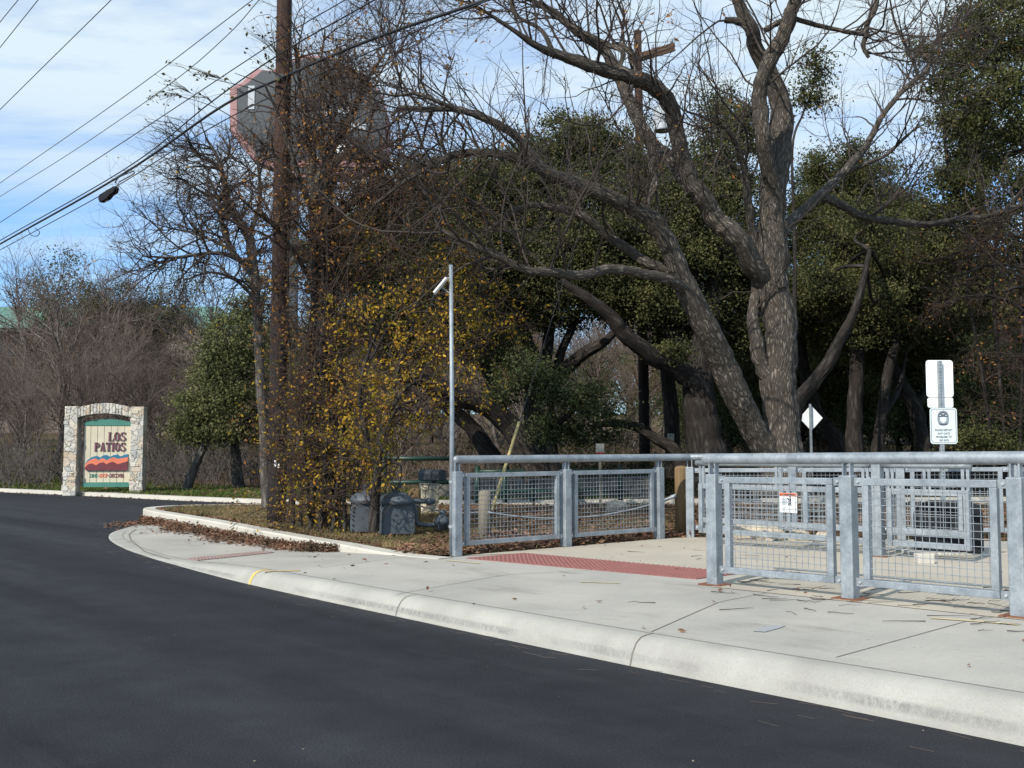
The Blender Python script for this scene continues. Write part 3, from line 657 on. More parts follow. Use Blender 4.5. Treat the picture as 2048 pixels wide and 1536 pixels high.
def text(s, size, Mx, o, mt, parent, name='lettering', ext=.002, align='CENTER', offset_=0.0, sx_=1.0, sy=1.0):
    cu = bpy.data.curves.new(name, 'FONT'); cu.body = s; cu.size = size; cu.align_x = align; cu.align_y = 'CENTER'; cu.extrude = ext; cu.offset = offset_; cu.resolution_u = 3
    t = bpy.data.objects.new(name + '_src', cu); COL.objects.link(t); dg = bpy.context.evaluated_depsgraph_get()
    me = bpy.data.meshes.new_from_object(t.evaluated_get(dg)); bpy.data.objects.remove(t)
    Mx = np.array(Mx, float)
    me.transform(Matrix(((sx_, 0, 0, 0), (0, sy, 0, 0), (0, 0, 1, 0), (0, 0, 0, 1))))
    T = Matrix([list(Mx[k]) + [float(o[k])] for k in range(3)] + [[0, 0, 0, 1]]); me.transform(T)
    me.materials.clear(); me.materials.append(mt); me.name = name
    ob = bpy.data.objects.new(name, me); COL.objects.link(ob); ob.parent = parent
    return ob
text('WARNING', .030, Mw, up * .088 + nf * .0055 + e * .012, M['ink'], root, offset_=.0008)
b = MB(); b.prism([(-.012, -.01), (.012, -.01), (0, .012)], Mw, nf * .005 + up * .088 - e * .088, .002); b.build('alert_triangle', M['ink'], root)
b = MB()
for k, z in enumerate((-.055, -.067, -.079, -.091)): b.box(up * z + nf * .003, (.17 - .02 * (k % 2), .002, .0035), np.stack([e, nf, up], 1))
b.build('small_print', M['ink_grey'], root)

# ---------------------------------------------------------------- lamp pole on the railing
pz = np.array([A1[0] - .02, A1[1] + .01]) + np.array([-.075, -.04]) * 0 ; lp = at(903, 1108, 11.05); lt = at(899.5, 530, 11.05)
root = empty('lamp_pole', (lp[0], lp[1] , zplane(lp[0], lp[1])), 'tall thin galvanized pole with a slanted white lamp, clamped to the railing end post', 'lamp pole'); o = local(root)
hp = lt[2] - o[2]; lean = lt[0] - lp[0]
b = MB(); b.tube([(0, 0, 0), (0, 0, hp * .5), (lean * .6, 0, hp)], [.026, .0245, .021], 16); b.build('pole', M['galv'], root, smooth=True)
b = MB()
for z in (.3, .78): b.tube([(0, 0, z), (0, 0, z + .03)], .032, 12)
b.build('clamp', M['galv'], root)
a0 = at(893, 557, 11.05) - o; a1 = at(868, 587, 11.05) - o; d = (a1 - a0) / np.linalg.norm(a1 - a0); nn = np.cross(d, [0, 1, 0])
b = MB(); b.bar(a0, a1, .14, .022, up=nn); b.build('lamp', M['white_paint'], root, bevel=.004)
b = MB(); b.tube([a0 * .5 + a1 * .5 + np.array([.02, 0, -.02]), (lean * .5 - .02, 0, a0[2] - .16)], .007, 6); b.tube([a0, (lean * .5, 0, a0[2] + .01)], .01, 6); b.build('arm', M['galv'], root)
b = MB(); b.tube(spline([a0 + [.005, 0, .0], a0 + [-.005, 0, .06], a0 + [.0, 0, .12], (lean * .6, 0, hp - .03)], 12), .004, 5); b.build('lamp_cable', M['cable'], root)
b = MB(); b.tube([a1 + [0, 0, 0], a1 + d * .03 + np.array([-.005, 0, -.06])], .004, 5); b.build('pull_cord', M['cable'], root)

# ---------------------------------------------------------------- utility poles and cables
UP = onz(553, 1050, .16); ut = at(570, -60, UP[1])
root = empty('utility_pole', UP, 'tall dark creosoted utility pole in the yellow vines near the lawn kerb', 'utility pole')
lx = ut[0] - UP[0]; hz = ut[2] - UP[2] + 1.2
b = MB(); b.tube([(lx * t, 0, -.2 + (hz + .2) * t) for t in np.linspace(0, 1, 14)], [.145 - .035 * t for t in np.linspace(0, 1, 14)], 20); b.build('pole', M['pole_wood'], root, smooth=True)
b = MB(); b.box((.0, -.142, .92), (.03, .006, .09)); b.box((.05, -.135, .89), (.025, .006, .07)); b.build('tag', M['white_plate'], root)
cz = (at(566, 165, UP[1]) - UP)[2]
b = MB(); b.tube([(lx * cz / hz, -.12, cz), (lx * cz / hz, -.22, cz)], .02, 8); b.box((lx * cz / hz - .02, -.15, cz + .03), (.12, .05, .08)); b.build('cable_clamp', M['meter_dark'], root)
b = MB(); b.tube([(lx * .9 + .118, -.02, .2), (lx * .9 + .11, -.02, hz * .97)], .009, 6); b.build('ground_wire', M['wire'], root)
np_ = np.array([.731, .682])   # across the street direction
def oncable(x, y, off):
    d = at(x, y, 1.0) - np.array([0, 0, CZ]); q = UP[:2] + np_ * off
    t = (q @ np_) / (d[:2] @ np_); return np.array([0, 0, CZ]) + d * t
def cable(pix, off, r, label, m='cable', name='overhead_cable'):
    p = [oncable(x, y, off) for x, y in pix]
    p = [p[0] + (p[0] - p[1]) * 1.0] + p + [p[-1] + (p[-1] - p[-2]) * 1.0] if len(p) > 1 else p
    b = MB(); b.tube(spline(p, 40), r, 8); return tag(b.build(name, M[m], smooth=True), label, 'cable', 'cables strung along the street')
cable([(0, 488), (240, 352), (440, 215), (560, 157), (740, 80), (985, -4)], -.2, .021, 'thickest black telephone cable passing in front of the utility pole')
cable([(0, 481), (250, 338), (420, 206), (560, 108), (745, 2)], -.17, .011, 'black cable that parts upward from the thick telephone cable left of the pole')
cable([(0, 500), (215, 383), (400, 268), (553, 188), (760, 95), (920, 25)], -.24, .009, 'lowest thin black cable, under the thick telephone cable')
cable([(0, 445), (280, 262), (553, 82), (690, 0)], -.3, .008, 'thin cable crossing the utility pole just above the telephone cables')
cable([(0, 366), (250, 192), (505, 0)], -1.0, .007, 'smooth thin wire running just left of the pole top, upper of a pair', 'wire', 'overhead_wire')
b = cable([(0, 393), (150, 300), (340, 168), (455, 70), (518, 0)], -1.0, .0065, 'wavy thin wire left of the pole top, lower of a pair', 'wire', 'overhead_wire')
cable([(0, 219), (84, 136), (222, 0)], -1.6, .008, 'thin wire crossing the open sky in the left corner, lowest of three', 'wire', 'overhead_wire')
cable([(0, 95), (76, 0)], -1.9, .008, 'thin wire in the sky corner, middle of three parallel ones', 'wire', 'overhead_wire')
cable([(0, 44), (36, 0)], -2.1, .008, 'short bit of thin wire in the top left sky corner, topmost of three', 'wire', 'overhead_wire')
# splice case and slack loop hanging on the cable
c0 = oncable(212, 394, -.24); c1 = oncable(243, 377, -.24); c0[2] -= .03; c1[2] -= .03
root = empty('splice_case', c0, 'black splice case hung under the telephone cables', 'splice case'); d = (c1 - c0); Lc = np.linalg.norm(d); d /= Lc
sd_ = np.array([np_[0], np_[1], 0]); u_ = np.cross(sd_, d); u_ *= np.sign(u_[2])
b = MB(); b.prism([(-.03, -.02), (.03, .05), (Lc - .02, .06), (Lc + .03, .0), (Lc - .02, -.07), (Lc * .7, -.075), (Lc * .5, -.12), (.05, -.115)], np.stack([d, u_, np.cross(d, u_)], 1), -sd_ * .05, .10); b.build('case', M['black_plastic'], root, bevel=.015)
b = MB()
for q in (.0, .8): b.tube(spline([d * Lc * q + u_ * .05, d * Lc * q + u_ * .13 - d * .03, d * Lc * q + u_ * .17 + d * .02, d * Lc * q + u_ * .1 + d * .05], 10), .006, 5)
b.build('hanger', M['wire'], root)
lo = [oncable(*p, -.24) for p in ((230, 366), (236, 356), (252, 348), (266, 343), (268, 347), (255, 355), (238, 364))]
b = MB(); b.tube(spline(lo, 30), .011, 6); tag(b.build('cable_loop', M['cable'], smooth=True), 'slack black cable loop above the hanging splice case', 'cable')
lo = [oncable(*p, -.21) for p in ((56, 458), (62, 470), (74, 472), (79, 464), (70, 456))]
b = MB(); b.tube(spline(lo, 24), .009, 6); tag(b.build('cable_loop', M['cable'], smooth=True), 'small drooping cable loop at the left end of the telephone cables', 'cable')

U2 = at(1290, 905, 29.0); U2[2] = .3
root = empty('utility_pole', U2, 'distant brown utility pole with crossarm and transformer behind the big bare tree', 'utility pole')
h2 = at(1275, 62, 29.0) - U2
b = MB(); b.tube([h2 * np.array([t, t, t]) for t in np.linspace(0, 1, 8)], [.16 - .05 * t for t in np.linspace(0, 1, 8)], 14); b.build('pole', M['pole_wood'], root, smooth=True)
ca, cb_ = at(1262, 116, 28.8) - U2, at(1348, 90, 29.6) - U2
b = MB(); b.bar(ca, cb_, .10, .14); b.bar(ca + [.05, .3, 0], cb_ + [.05, .3, 0], .10, .14); b.build('crossarm', M['crossarm_wood'], root, bevel=.01)
b = MB()
for t in (.08, .5, .95): b.lathe([(.0, 0), (.035, .0), (.05, .05), (.03, .08), (.05, .12), (.0, .16)], ca * (1 - t) + cb_ * t + [0, 0, .07], 10)
b.build('insulator', M['ink_grey'], root, smooth=True)
tp = at(1325, 262, 28.8) - U2
b = MB(); b.lathe([(.0, 0), (.25, .0), (.26, .04), (.26, .62), (.24, .7), (.0, .74)], tp, 20); b.build('transformer', M['pale_panel'], root, smooth=False, bevel=.004)
g0 = onz(983, 1030, .17); g0 = at(983, 1024, 15.5); g0[2] = .15; g0 = np.array([g0[0], 15.5, .15]); g1 = at(1038, 845, 16.6); gt = at(1090, 690, 19)
root = empty('guy_wire', g0, 'slanting guy wire with a pale yellow plastic guard behind the lawn railing', 'guy wire'); dd = g1 - at(983, 1022, 15.5)
gb = at(983, 1022, 15.5)
b = MB(); b.tube([gb - g0, g1 - g0], .026, 10); b.build('guard', M['yellow_guard'], root, smooth=True)
b = MB(); b.tube([gb - g0 - dd * .07, g1 - g0 + (at(1285, 60, 29.0) - g1)], .006, 6); b.build('wire', M['cable'], root)

# ---------------------------------------------------------------- stone entrance sign
SP = at(209, 986, 29.5); SP[2] = .05
sg = math.atan2(-.99, .12) + math.pi / 2
root = empty('monument_sign', SP, 'stone framed entrance sign with a cream board lettered LOS PATIOS across the driveway', 'entrance sign', rz=sg)
X0 = -1.085
b = MB()
def pillar(x): 
    b = MB(); b.box((x, 0, 1.23), (.35, .46, 2.54)); 
    for k in range(16): b.box((x + rng.uniform(-.13, .13), -.225, rng.uniform(.1, 2.4)), (rng.uniform(.09, .2), .04, rng.uniform(.08, .2)))
    return b.build('pillar', M['stone_sign'], root, bevel=.012)
pillar(X0 + .175); pillar(-X0 - .175)
b = MB(); na = 19
for k in range(na):
    t0, t1 = -1 + 2 * k / na, -1 + 2 * (k + 1) / na - .012
    zo = lambda t: 2.60 - .20 * t * t + rng.uniform(-.015, .015); zi = lambda t: 2.30 - .14 * t * t
    ex = .83
    V = [(t0 * ex, -.20, zi(t0)), (t1 * ex, -.20, zi(t1)), (t1 * ex, -.20, zo(t1)), (t0 * ex, -.20, zo(t0))]
    yo = rng.uniform(-.035, .0); V = [(x, y + yo, z) for x, y, z in V]; V += [(x, .2, z) for x, y, z in V]
    b.add(V, np.array([[0, 1, 2, 3], [7, 6, 5, 4], [0, 4, 5, 1], [1, 5, 6, 2], [2, 6, 7, 3], [3, 7, 4, 0]]))
b.build('arch', M['stone_sign'], root, bevel=.008)
bx0, bx1 = X0 + .49, X0 + 1.79
MS = np.array([[1, 0, 0], [0, 0, -1], [0, 1, 0]], float)    # u right, v up, third axis towards the viewer
top = [(x, 2.05 + .10 * (1 - ((x - (bx0 + bx1) / 2) / ((bx1 - bx0) / 2)) ** 2)) for x in np.linspace(bx1, bx0, 13)]
M['cream'] = simple('cream_board', (.62, .56, .42), (.54, .48, .36), 5, .6)
b = MB(); n = 7; w = (bx1 - bx0) / n
for k in range(n): b.box((bx0 + w * (k + .5), -.01, 1.15), (w - .010, .05, 1.66))
b.box(((bx0 + bx1) / 2, .02, 1.15), (bx1 - bx0 - .01, .02, 1.64))
sb = b.build('sign_board', M['cream'], root, bevel=.003)
b = MB(); b.prism([(bx0 - .01, 1.96), (bx1 + .01, 1.96)] + top, MS, (0, .03, 0), .085); b.build('top_band', M['teal'], sb)
b = MB(); b.prism([(bx0 - .01, .2), (bx1 + .01, .2), (bx1 + .01, .335), (bx0 - .01, .335)], MS, (0, .03, 0), .085); b.build('bottom_band', M['teal'], sb)
# display letters: heavy stems, hair serifs
def ell(cx, cz, rx, rz, a0=0, a1=360, n=22): return [(cx + rx * math.cos(R(a)), cz + rz * math.sin(R(a))) for a in np.linspace(a0, a1, n)]
def ringpoly(b, cx, cz, rx, rz, tx, tz, Mx, o, d, a0=0, a1=360, n=24):
    A = ell(cx, cz, rx, rz, a0, a1, n); B = ell(cx, cz, rx - tx, rz - tz, a0, a1, n)
    for k in range(n - 1): b.prism([B[k], A[k], A[k + 1], B[k + 1]], Mx, o, d)
def letter(ch, x, z, w, h):
    b = MB(); o = (0, -.035, 0); d = .03; st = w * .30; hs = h * .045
    P_ = lambda poly: b.prism(poly, MS, o, d)
    rc = lambda x0, z0, x1, z1: P_([(x + x0 * w, z + z0 * h), (x + x1 * w, z + z0 * h), (x + x1 * w, z + z1 * h), (x + x0 * w, z + z1 * h)])
    if ch == 'L': rc(.1, 0, .42, 1); rc(0, 0, .1, .05); rc(.42, 0, 1, .05); rc(0, .95, .1, 1); rc(.42, .95, .55, 1); P_([(x + .8 * w, z + .05 * h), (x + w, z + .05 * h), (x + w, z + .3 * h)])
    if ch == 'P': rc(.1, 0, .42, 1); rc(0, 0, .1, .05); rc(.42, 0, .55, .05); rc(0, .95, .1, 1); ringpoly(b, x + .5 * w, z + .72 * h, .5 * w, .28 * h, .28 * w, .05 * h, MS, o, d, -90, 90, 12)
    if ch == 'T': rc(.34, 0, .66, .95); rc(.0, .95, 1, 1); rc(.24, 0, .34, .05); rc(.66, 0, .76, .05); P_([(x, z + .95 * h), (x, z + .75 * h), (x + .15 * w, z + .95 * h)]); P_([(x + .85 * w, z + .95 * h), (x + w, z + .75 * h), (x + w, z + .95 * h)])
    if ch == 'I': rc(.25, 0, .75, 1); rc(0, 0, .25, .05); rc(.75, 0, 1, .05); rc(0, .95, .25, 1); rc(.75, .95, 1, 1)
    if ch == 'A': P_([(x + .5 * w, z), (x + .95 * w, z), (x + .62 * w, z + h), (x + .40 * w, z + h)]); P_([(x + .08 * w, z), (x + .16 * w, z), (x + .46 * w, z + .9 * h), (x + .40 * w, z + h)]); rc(.2, .3, .6, .35); rc(0, 0, .08, .05); rc(.16, 0, .26, .05); rc(.95, 0, 1.02, .05)
    if ch == 'O': ringpoly(b, x + .5 * w, z + .5 * h, .5 * w, .51 * h, .30 * w, .05 * h, MS, o, d)
    if ch == 'S': ringpoly(b, x + .5 * w, z + .73 * h, .46 * w, .27 * h, .26 * w, .05 * h, MS, o, d, 30, 215, 14); ringpoly(b, x + .5 * w, z + .27 * h, .48 * w, .27 * h, .28 * w, .05 * h, MS, o, d, -150, 35, 14); P_([(x + .1 * w, z + .62 * h), (x + .35 * w, z + .68 * h), (x + .92 * w, z + .40 * h), (x + .68 * w, z + .33 * h)]); rc(.80, .70, .90, .98); rc(.06, .02, .16, .30)
    b.build('letter', M['plum'], sb)
def word(s, x0, x1, z0, z1):
    ws = {'I': .55, 'L': .95, 'T': .95}; tot = sum(ws.get(c, 1.0) for c in s); u = (x1 - x0) / tot; x = x0
    for c in s: k = ws.get(c, 1.0); letter(c, x + .03 * u, z0, u * k * .93, z1 - z0); x += u * k
word('LOS', X0 + 1.153, X0 + 1.66, 1.52, 1.77); word('PATIOS', X0 + .775, X0 + 1.66, 1.226, 1.474)
cx = lambda c: X0 + (c - 230) * .00233
czz = lambda c: (1290 - c) * .00225
blue = [(468, 900), (490, 860), (530, 828), (575, 808), (610, 808), (640, 830), (665, 805), (705, 793), (730, 800), (755, 818), (800, 795), (850, 787), (868, 805), (885, 812), (930, 790), (972, 783)]
cor = [(463, 950), (480, 895), (520, 860), (580, 835), (600, 845), (625, 862), (665, 835), (690, 842), (715, 862), (760, 838), (800, 824), (850, 843), (900, 835), (970, 822)]
mar = [(462, 962), (500, 915), (545, 900), (595, 925), (640, 895), (680, 887), (720, 912), (760, 890), (800, 880), (850, 912), (920, 890), (970, 872)]
for nm, pl, mt, dp in (('blue_ridge', blue, 'blue_paint', .03), ('coral_ridge', cor, 'coral', .045), ('maroon_ridge', mar, 'maroon', .06)):
    b = MB(); lo_ = [(968, 990), (480, 990), (pl[0][0], pl[0][1] + 12)]
    pts = [(cx(a), czz(c)) for a, c in pl[::-1]] + [(cx(480), czz(990)), (cx(968), czz(990))]
    b.prism(pts[::-1] if False else pts, MS, (0, -.03, 0), dp); b.build(nm, M[mt], sb)
for s_, x_, m_ in (('DINE', 565, 'teal'), ('SHOP', 682, 'coral'), ('DISCOVER', 840, 'maroon')):
    text(s_, .155, MS, (cx(x_), -.038, czz(1060)), M[m_], sb, ext=.008, offset_=.003, sx_=.60 if len(s_) < 5 else .56)
b = MB(); b.box((cx(622), -.04, czz(1060)), (.022, .02, .02)); b.box((cx(742), -.04, czz(1060)), (.022, .02, .02)); b.build('dot', M['ink'], sb)
b = MB(); b.box((0, .08, .0), (2.1, .3, .1)); b.build('footing', M['stone_wall'], root)

# ---------------------------------------------------------------- gate notice sign (white plate backs above)
gs = at(1884, 905, 12.0); gs[2] = .16
root = empty('gate_notice_sign', gs, 'perforated post with two blank white plates over a grey notice sign with a badge', 'notice sign'); o = local(root)
b = MB(); hh = at(1880, 722, 12.0)[2] - .16; lx = at(1879, 722, 12)[0] - gs[0]
b.bar((0, 0, -.1), (lx, 0, hh), .045, .045, up=(1, 0, 0)); 
pst = b.build('post', M['galv'], root)
b = MB()
for z in np.arange(.2, hh, .0254 * 1.5): b.box((lx * z / hh, -.0235, z), (.011, .003, .011))
b.build('post_hole', M['ink'], pst)
def plate(x0, y0, x1, y1, name, mt, yy, r=.035):
    p0 = at(x0, y1, 12.0) - o; p1 = at(x1, y0, 12.0) - o; w, h = p1[0] - p0[0], p1[2] - p0[2]; c = (p0 + p1) / 2
    pts = []
    for sx_, sz, a in ((1, -1, -90), (1, 1, 0), (-1, 1, 90), (-1, -1, 180)):
        for t in np.linspace(a, a + 90, 6): pts.append((sx_ * (w / 2 - r) + r * math.cos(R(t)), sz * (h / 2 - r) + r * math.sin(R(t))))
    b = MB(); b.prism(pts, MS, (c[0], yy, c[2]), .003); return b.build(name, M[mt], root), c, w, h
plate(1855, 720, 1907, 794, 'blank_plate', 'white_plate', .028); plate(1857, 795, 1908, 815, 'blank_plate', 'white_plate', .028, .025)
nf_, c, w, h = plate(1859, 816, 1911, 888, 'notice_plate', 'sign_face', -.028)
def borderring(w, h, r, t):
    o_, i_ = [], []
    for sx_, sz, a in ((1, -1, -90), (1, 1, 0), (-1, 1, 90), (-1, -1, 180)):
        for q in np.linspace(a, a + 90, 6):
            o_.append((sx_ * (w / 2 - r) + r * math.cos(R(q)), sz * (h / 2 - r) + r * math.sin(R(q)))); rr = r - t
            i_.append((sx_ * (w / 2 - r) + rr * math.cos(R(q)), sz * (h / 2 - r) + rr * math.sin(R(q))))
    return o_, i_
oo, ii = borderring(w - .024, h - .024, .03, .005); b = MB()
for k in range(len(oo)):
    j = (k + 1) % len(oo); b.prism([ii[k], oo[k], oo[j], ii[j]], MS, (c[0], -.031, c[2]), .0015)
b.build('border', M['ink'], nf_)
bc = (c[0] - .003, -.031, c[2] + h * .20)
b = MB(); b.prism([(.068 * math.copysign(abs(math.cos(t)) ** .7, math.cos(t)), .093 * math.copysign(abs(math.sin(t)) ** .85, math.sin(t)) * (1.0 if math.sin(t) > 0 else .88)) for t in np.linspace(0, 2 * math.pi, 28, endpoint=False)], MS, bc, .001); bd = b.build('badge', M['ink_grey'], nf_)
b = MB(); q = (bc[0], bc[1] - .0011, bc[2])
b.prism([(.056 * math.cos(t), .018 + .06 * math.sin(t)) for t in np.linspace(.35, math.pi - .35, 12)], MS, q, .0008)
b.prism([(-.058, .024), (.058, .024), (.062, .034), (-.062, .034)], MS, q, .0012); b.prism([(-.052, -.066), (0, -.078), (.052, -.066), (.056, -.054), (0, -.064), (-.056, -.054)], MS, q, .0012)
for t in np.linspace(.5, math.pi - .5, 7): b.prism([(.064 * math.cos(t) - .004, .004 + .086 * math.sin(t) - .005), (.064 * math.cos(t) + .004, .004 + .086 * math.sin(t) - .005), (.064 * math.cos(t), .004 + .086 * math.sin(t) + .005)], MS, q, .0014)
b.build('badge_dark', M['ink'], nf_)
b = MB(); q = (bc[0], bc[1] - .0022, bc[2]); b.prism([(-.037, .018), (.037, .018), (.036, -.022), (.02, -.042), (0, -.05), (-.02, -.042), (-.036, -.022)], MS, q, .001)
b.prism([(-.012, .052), (.012, .052), (.018, .062), (-.018, .062)], MS, q, .0008); b.prism([(-.05, .036), (-.022, .036), (-.03, .05)], MS, q, .001); b.prism([(.022, .036), (.05, .036), (.03, .05)], MS, q, .001); b.build('badge_light', M['sign_face'], nf_)
for k, s_ in enumerate(('PLEASE REPORT', 'ANY GATE', 'PROBLEMS TO', '207-3079')):
    text(s_, .034, MS, (c[0], -.0315, c[2] - h * .12 - k * .040), M['ink'], nf_, ext=.0006, offset_=.0006, sx_=.86)
b = MB()
for z in (-.195, .19): hexbolt(b, np.array([c[0], -.031, c[2] + z]), (0, -1, 0), .005, .004)
b.build('bolt', M['bolt'], nf_)

# diamond sign seen from the back
ds = at(1623, 905, 25.0); ds[2] = .12
root = empty('diamond_sign', ds, 'back of a pale diamond shaped road sign beside the big tree trunk', 'road sign'); o = local(root)
b = MB(); tt = at(1620, 808, 25) - o; b.bar((0, 0, 0), tt, .05, .05, up=(1, 0, 0)); b.build('post', M['galv'], root)
dc = at(1622, 836, 25.06) - o; r = 23.5 / 2048 * 25
b = MB(); b.prism([(0, -r * 1.1), (r, 0), (0, r * 1.1), (-r, 0)], MS, dc, .004); b.build('plate', M['white_plate'], root, bevel=.001)
ms = at(1200, 905, 20.0); ms[2] = .17
root = empty('marker_sign', ms, 'small faded white sign with a red lower edge just above the lawn railing', 'sign'); o = local(root)
b = MB(); b.bar((0, 0, 0), (0, 0, .98), .05, .05, up=(1, 0, 0)); b.build('post', M['grey_wood'], root)
q = at(1200, 897, 19.96) - o; b = MB(); b.box(q, (.165, .012, .19)); b.build('plate', M['old_paper'], root, bevel=.002)
b = MB(); b.box(q + [0, -.008, -.085], (.16, .006, .03)); b.build('red_edge', M['red_tape'], root)
nn_ = at(1341, 884, 27.6)
b = MB(); b.box((0, 0, 0), (.19, .01, .45)); root = b.build('paper_notice', M['old_paper']); root.location = nn_; root.rotation_euler = (0, R(4), R(14)); tag(root, 'pale printed notice fixed low on a dark straight trunk', 'notice')
b = MB()
b.box((0, -.007, .17), (.14, .004, .045))
for k in range(9): b.box((rng.uniform(-.008, .008), -.007, .10 - k * .03), (.14 - rng.uniform(0, .03), .004, .008))
b.build('print', M['ink_grey'], root)

# ---------------------------------------------------------------- small things behind the railing
def gas_meter(p, rz, label, S=1.0, pipes=True):
    root = empty('gas_meter', (p[0], p[1], .15), label, 'gas meter', 'gas meters on the lawn', rz)
    def body(y0, y1, w, name, mt, grow=0):
        b = MB(); pr = [(-w, .02), (w, .02)] + [(w * math.cos(t), .26 + .20 * math.sin(t)) for t in np.linspace(0, math.pi, 15)]
        pr = [(x * (1 + grow), .02 + (z - .02) * (1 + grow * .6)) for x, z in pr]
        b.prism(pr, MS, (0, y1, .03), y1 - y0); return b.build(name, M[mt], root, bevel=.008)
    body(-.17, -.02, .20, 'front_case', 'meter_grey'); body(-.02, .13, .20, 'rear_case', 'meter_grey'); fl = body(-.035, -.005, .20, 'flange', 'meter_grey', .10); body(-.19, -.165, .205, 'front_cover', 'meter_grey', .06)
    b = MB()
    for t in np.linspace(-.15, math.pi + .15, 14): hexbolt(b, np.array([.205 * math.cos(t), -.192, .30 + .205 * math.sin(t)]), (0, -1, 0), .012, .016)
    for sx in (-1, 1):
        for z in (.08, .15, .22): hexbolt(b, np.array([.207 * sx, -.192, z]), (0, -1, 0), .012, .016)
    b.build('bolt_ring', M['meter_dark'], root)
    b = MB(); b.lathe([(.215, .425), (.235, .45), (.235, .475), (.2, .52), (.14, .565), (.085, .585), (.0, .59)], (0, -.03, 0), 22); b.build('dome', M['meter_grey'], root, smooth=True)
    b = MB(); b.lathe([(.06, .58), (.06, .63), (.075, .635), (.075, .68), (.0, .69)], (0, -.03, 0), 8); b.build('cap', M['meter_dark'], root)
    if pipes:
        b = MB(); b.tube(spline([(.18, -.02, .46), (.30, -.02, .46), (.42, -.02, .455), (.52, .0, .45)], 10), .033, 12); b.tube([(.42, -.02, .455), (.47, -.02, .453)], .05, 12); b.build('inlet_pipe', M['meter_grey'], root, smooth=True)
        b = MB(); b.tube(spline([(.22, -.02, .44), (.26, -.03, .36), (.27, -.03, .24), (.29, -.04, .17), (.40, -.05, .15), (.55, -.05, .15)], 20), .03, 12); b.build('outlet_pipe', M['meter_grey'], root, smooth=True)
        b = MB(); b.lathe([(0, -.11), (.07, -.11), (.075, -.04), (.11, -.02), (.11, .03), (.06, .06), (.04, .10), (.04, .15), (0, .16)], (.62, -.05, .19), 16)
        b.tube(spline([(.55, -.05, .15), (.68, -.05, .19), (.80, -.06, .19), (.85, -.06, .12), (.855, -.06, 0.0)], 18), .04, 12); b.build('regulator', M['meter_grey'], root, smooth=True)
    return root
gm = at(790, 1070, 13.35); gas_meter(gm, R(20), 'grey gas meter nearest the railing, with pipes and a regulator on its outer side', 1)
gm2 = at(733, 1070, 13.75); gas_meter(gm2, R(14), 'grey gas meter half hidden in the yellow leaved stems', 1, False)
sp = at(858, 1030, 17.8); 
root = empty('stone_pillar', (sp[0], sp[1], .15), 'short limestone pillar under the dark mailbox', 'pillar', None, R(12))
b = MB(); b.box((0, 0, .26), (.30, .28, .56)); 
for k in range(9): b.box((rng.uniform(-.1, .1), -.145, rng.uniform(.06, .48)), (rng.uniform(.07, .16), .03, rng.uniform(.06, .14)))
b.build('stonework', M['stone_pillar'], root, bevel=.012)
b = MB(); b.box((0, 0, .548), (.32, .30, .03)); b.build('cap', M['stone_wall'], root, bevel=.008)
mb_ = np.array([sp[0] + .05, sp[1], .705])
root = empty('mailbox', mb_, 'dark metal mailbox standing on short rods above the limestone pillar', 'mailbox', None, R(-32))
b = MB(); pr = [(-.115, .06), (.115, .06)] + [(.115 * math.cos(t), .17 + .075 * math.sin(t)) for t in np.linspace(0, math.pi, 11)]
b.prism(pr, np.array([[0, 0, 1], [1, 0, 0], [0, 1, 0]]), (-.21, 0, 0), .44); b.build('box', M['mail_metal'], root, bevel=.006)
b = MB(); b.prism([(x * .93, z) for x, z in pr], np.array([[0, 0, 1], [1, 0, 0], [0, 1, 0]]), (-.222, 0, .002), .012); b.build('door', M['meter_grey'], root)
b = MB()
for x in (-.1, -.03, .05, .12): b.tube([(x, -.03, -.02), (x, -.03, .062)], .008, 6)
b.box((.0, 0, .052), (.40, .16, .014)); b.box((.02, .02, .015), (.06, .05, .08)); b.build('bracket', M['meter_dark'], root)

def log_post(p, h, r, label, mt='post_wood', tilt=0):
    b = MB(); z = [(-.15, r), (h - r * .45, r), (h - r * .18, r * .86), (h - r * .03, r * .5), (h, .012)]
    b.lathe([(0.0, -.15)] + [(q * (1 + .015 * math.sin(k)), zz_) for k, (zz_, q) in enumerate(z)], (0, 0, 0), 18); o = b.build('wooden_post', M[mt], smooth=True)
    o.location = (p[0], p[1], .15); o.rotation_euler = (0, tilt, rng.uniform(0, 6)); return tag(o, label, 'wooden post', 'wooden posts joined by wire rope')
def gpt(x, y, Y): q = at(x, y, Y); q[2] = .15; return q
L0 = gpt(620, 1045, 15.0); L1 = gpt(829, 1060, 14.4); L2 = gpt(970, 1085, 13.1); L3 = gpt(1364, 1075, 13.6)
log_post(L1, .60, .085, 'round topped brown wooden post beside the gas meters'); log_post(L2, .62, .08, 'weathered greenish wooden post behind the railing panel, at the guy wire', 'grey_wood')
log_post(L3, .92, .088, 'tallest round topped brown wooden post, in the corner of the railings')
def sag(a, b_, s, n=14):
    t = np.linspace(0, 1, n)[:, None]; p = a * (1 - t) + b_ * t; p[:, 2] -= (4 * s * t * (1 - t))[:, 0]; return p
rp = [np.array([L0[0], L0[1], .78]), np.array([L1[0], L1[1] - .07, .53]), np.array([L2[0], L2[1] - .07, .50]), np.array([L3[0] - .1, L3[1] - .04, .66])]
b = MB(); b.tube(np.vstack([sag(rp[0], rp[1], .05), sag(rp[1], rp[2], .06)[1:], sag(rp[2], rp[3], .17, 20)[1:]]), .011, 6); o = b.build('wire_rope', M['wirerope'], smooth=True); tag(o, 'sagging silver wire rope strung between the wooden posts', 'rope')
b = MB(); q = rp[3]; b.tube([q + [-.14, 0, -.05], q + [-.05, 0, -.01]], .02, 8); b.tube([q + [-.05, 0, -.01], q + [.02, 0, .015]], .028, 8); b.build('clamp', M['galv'], o)

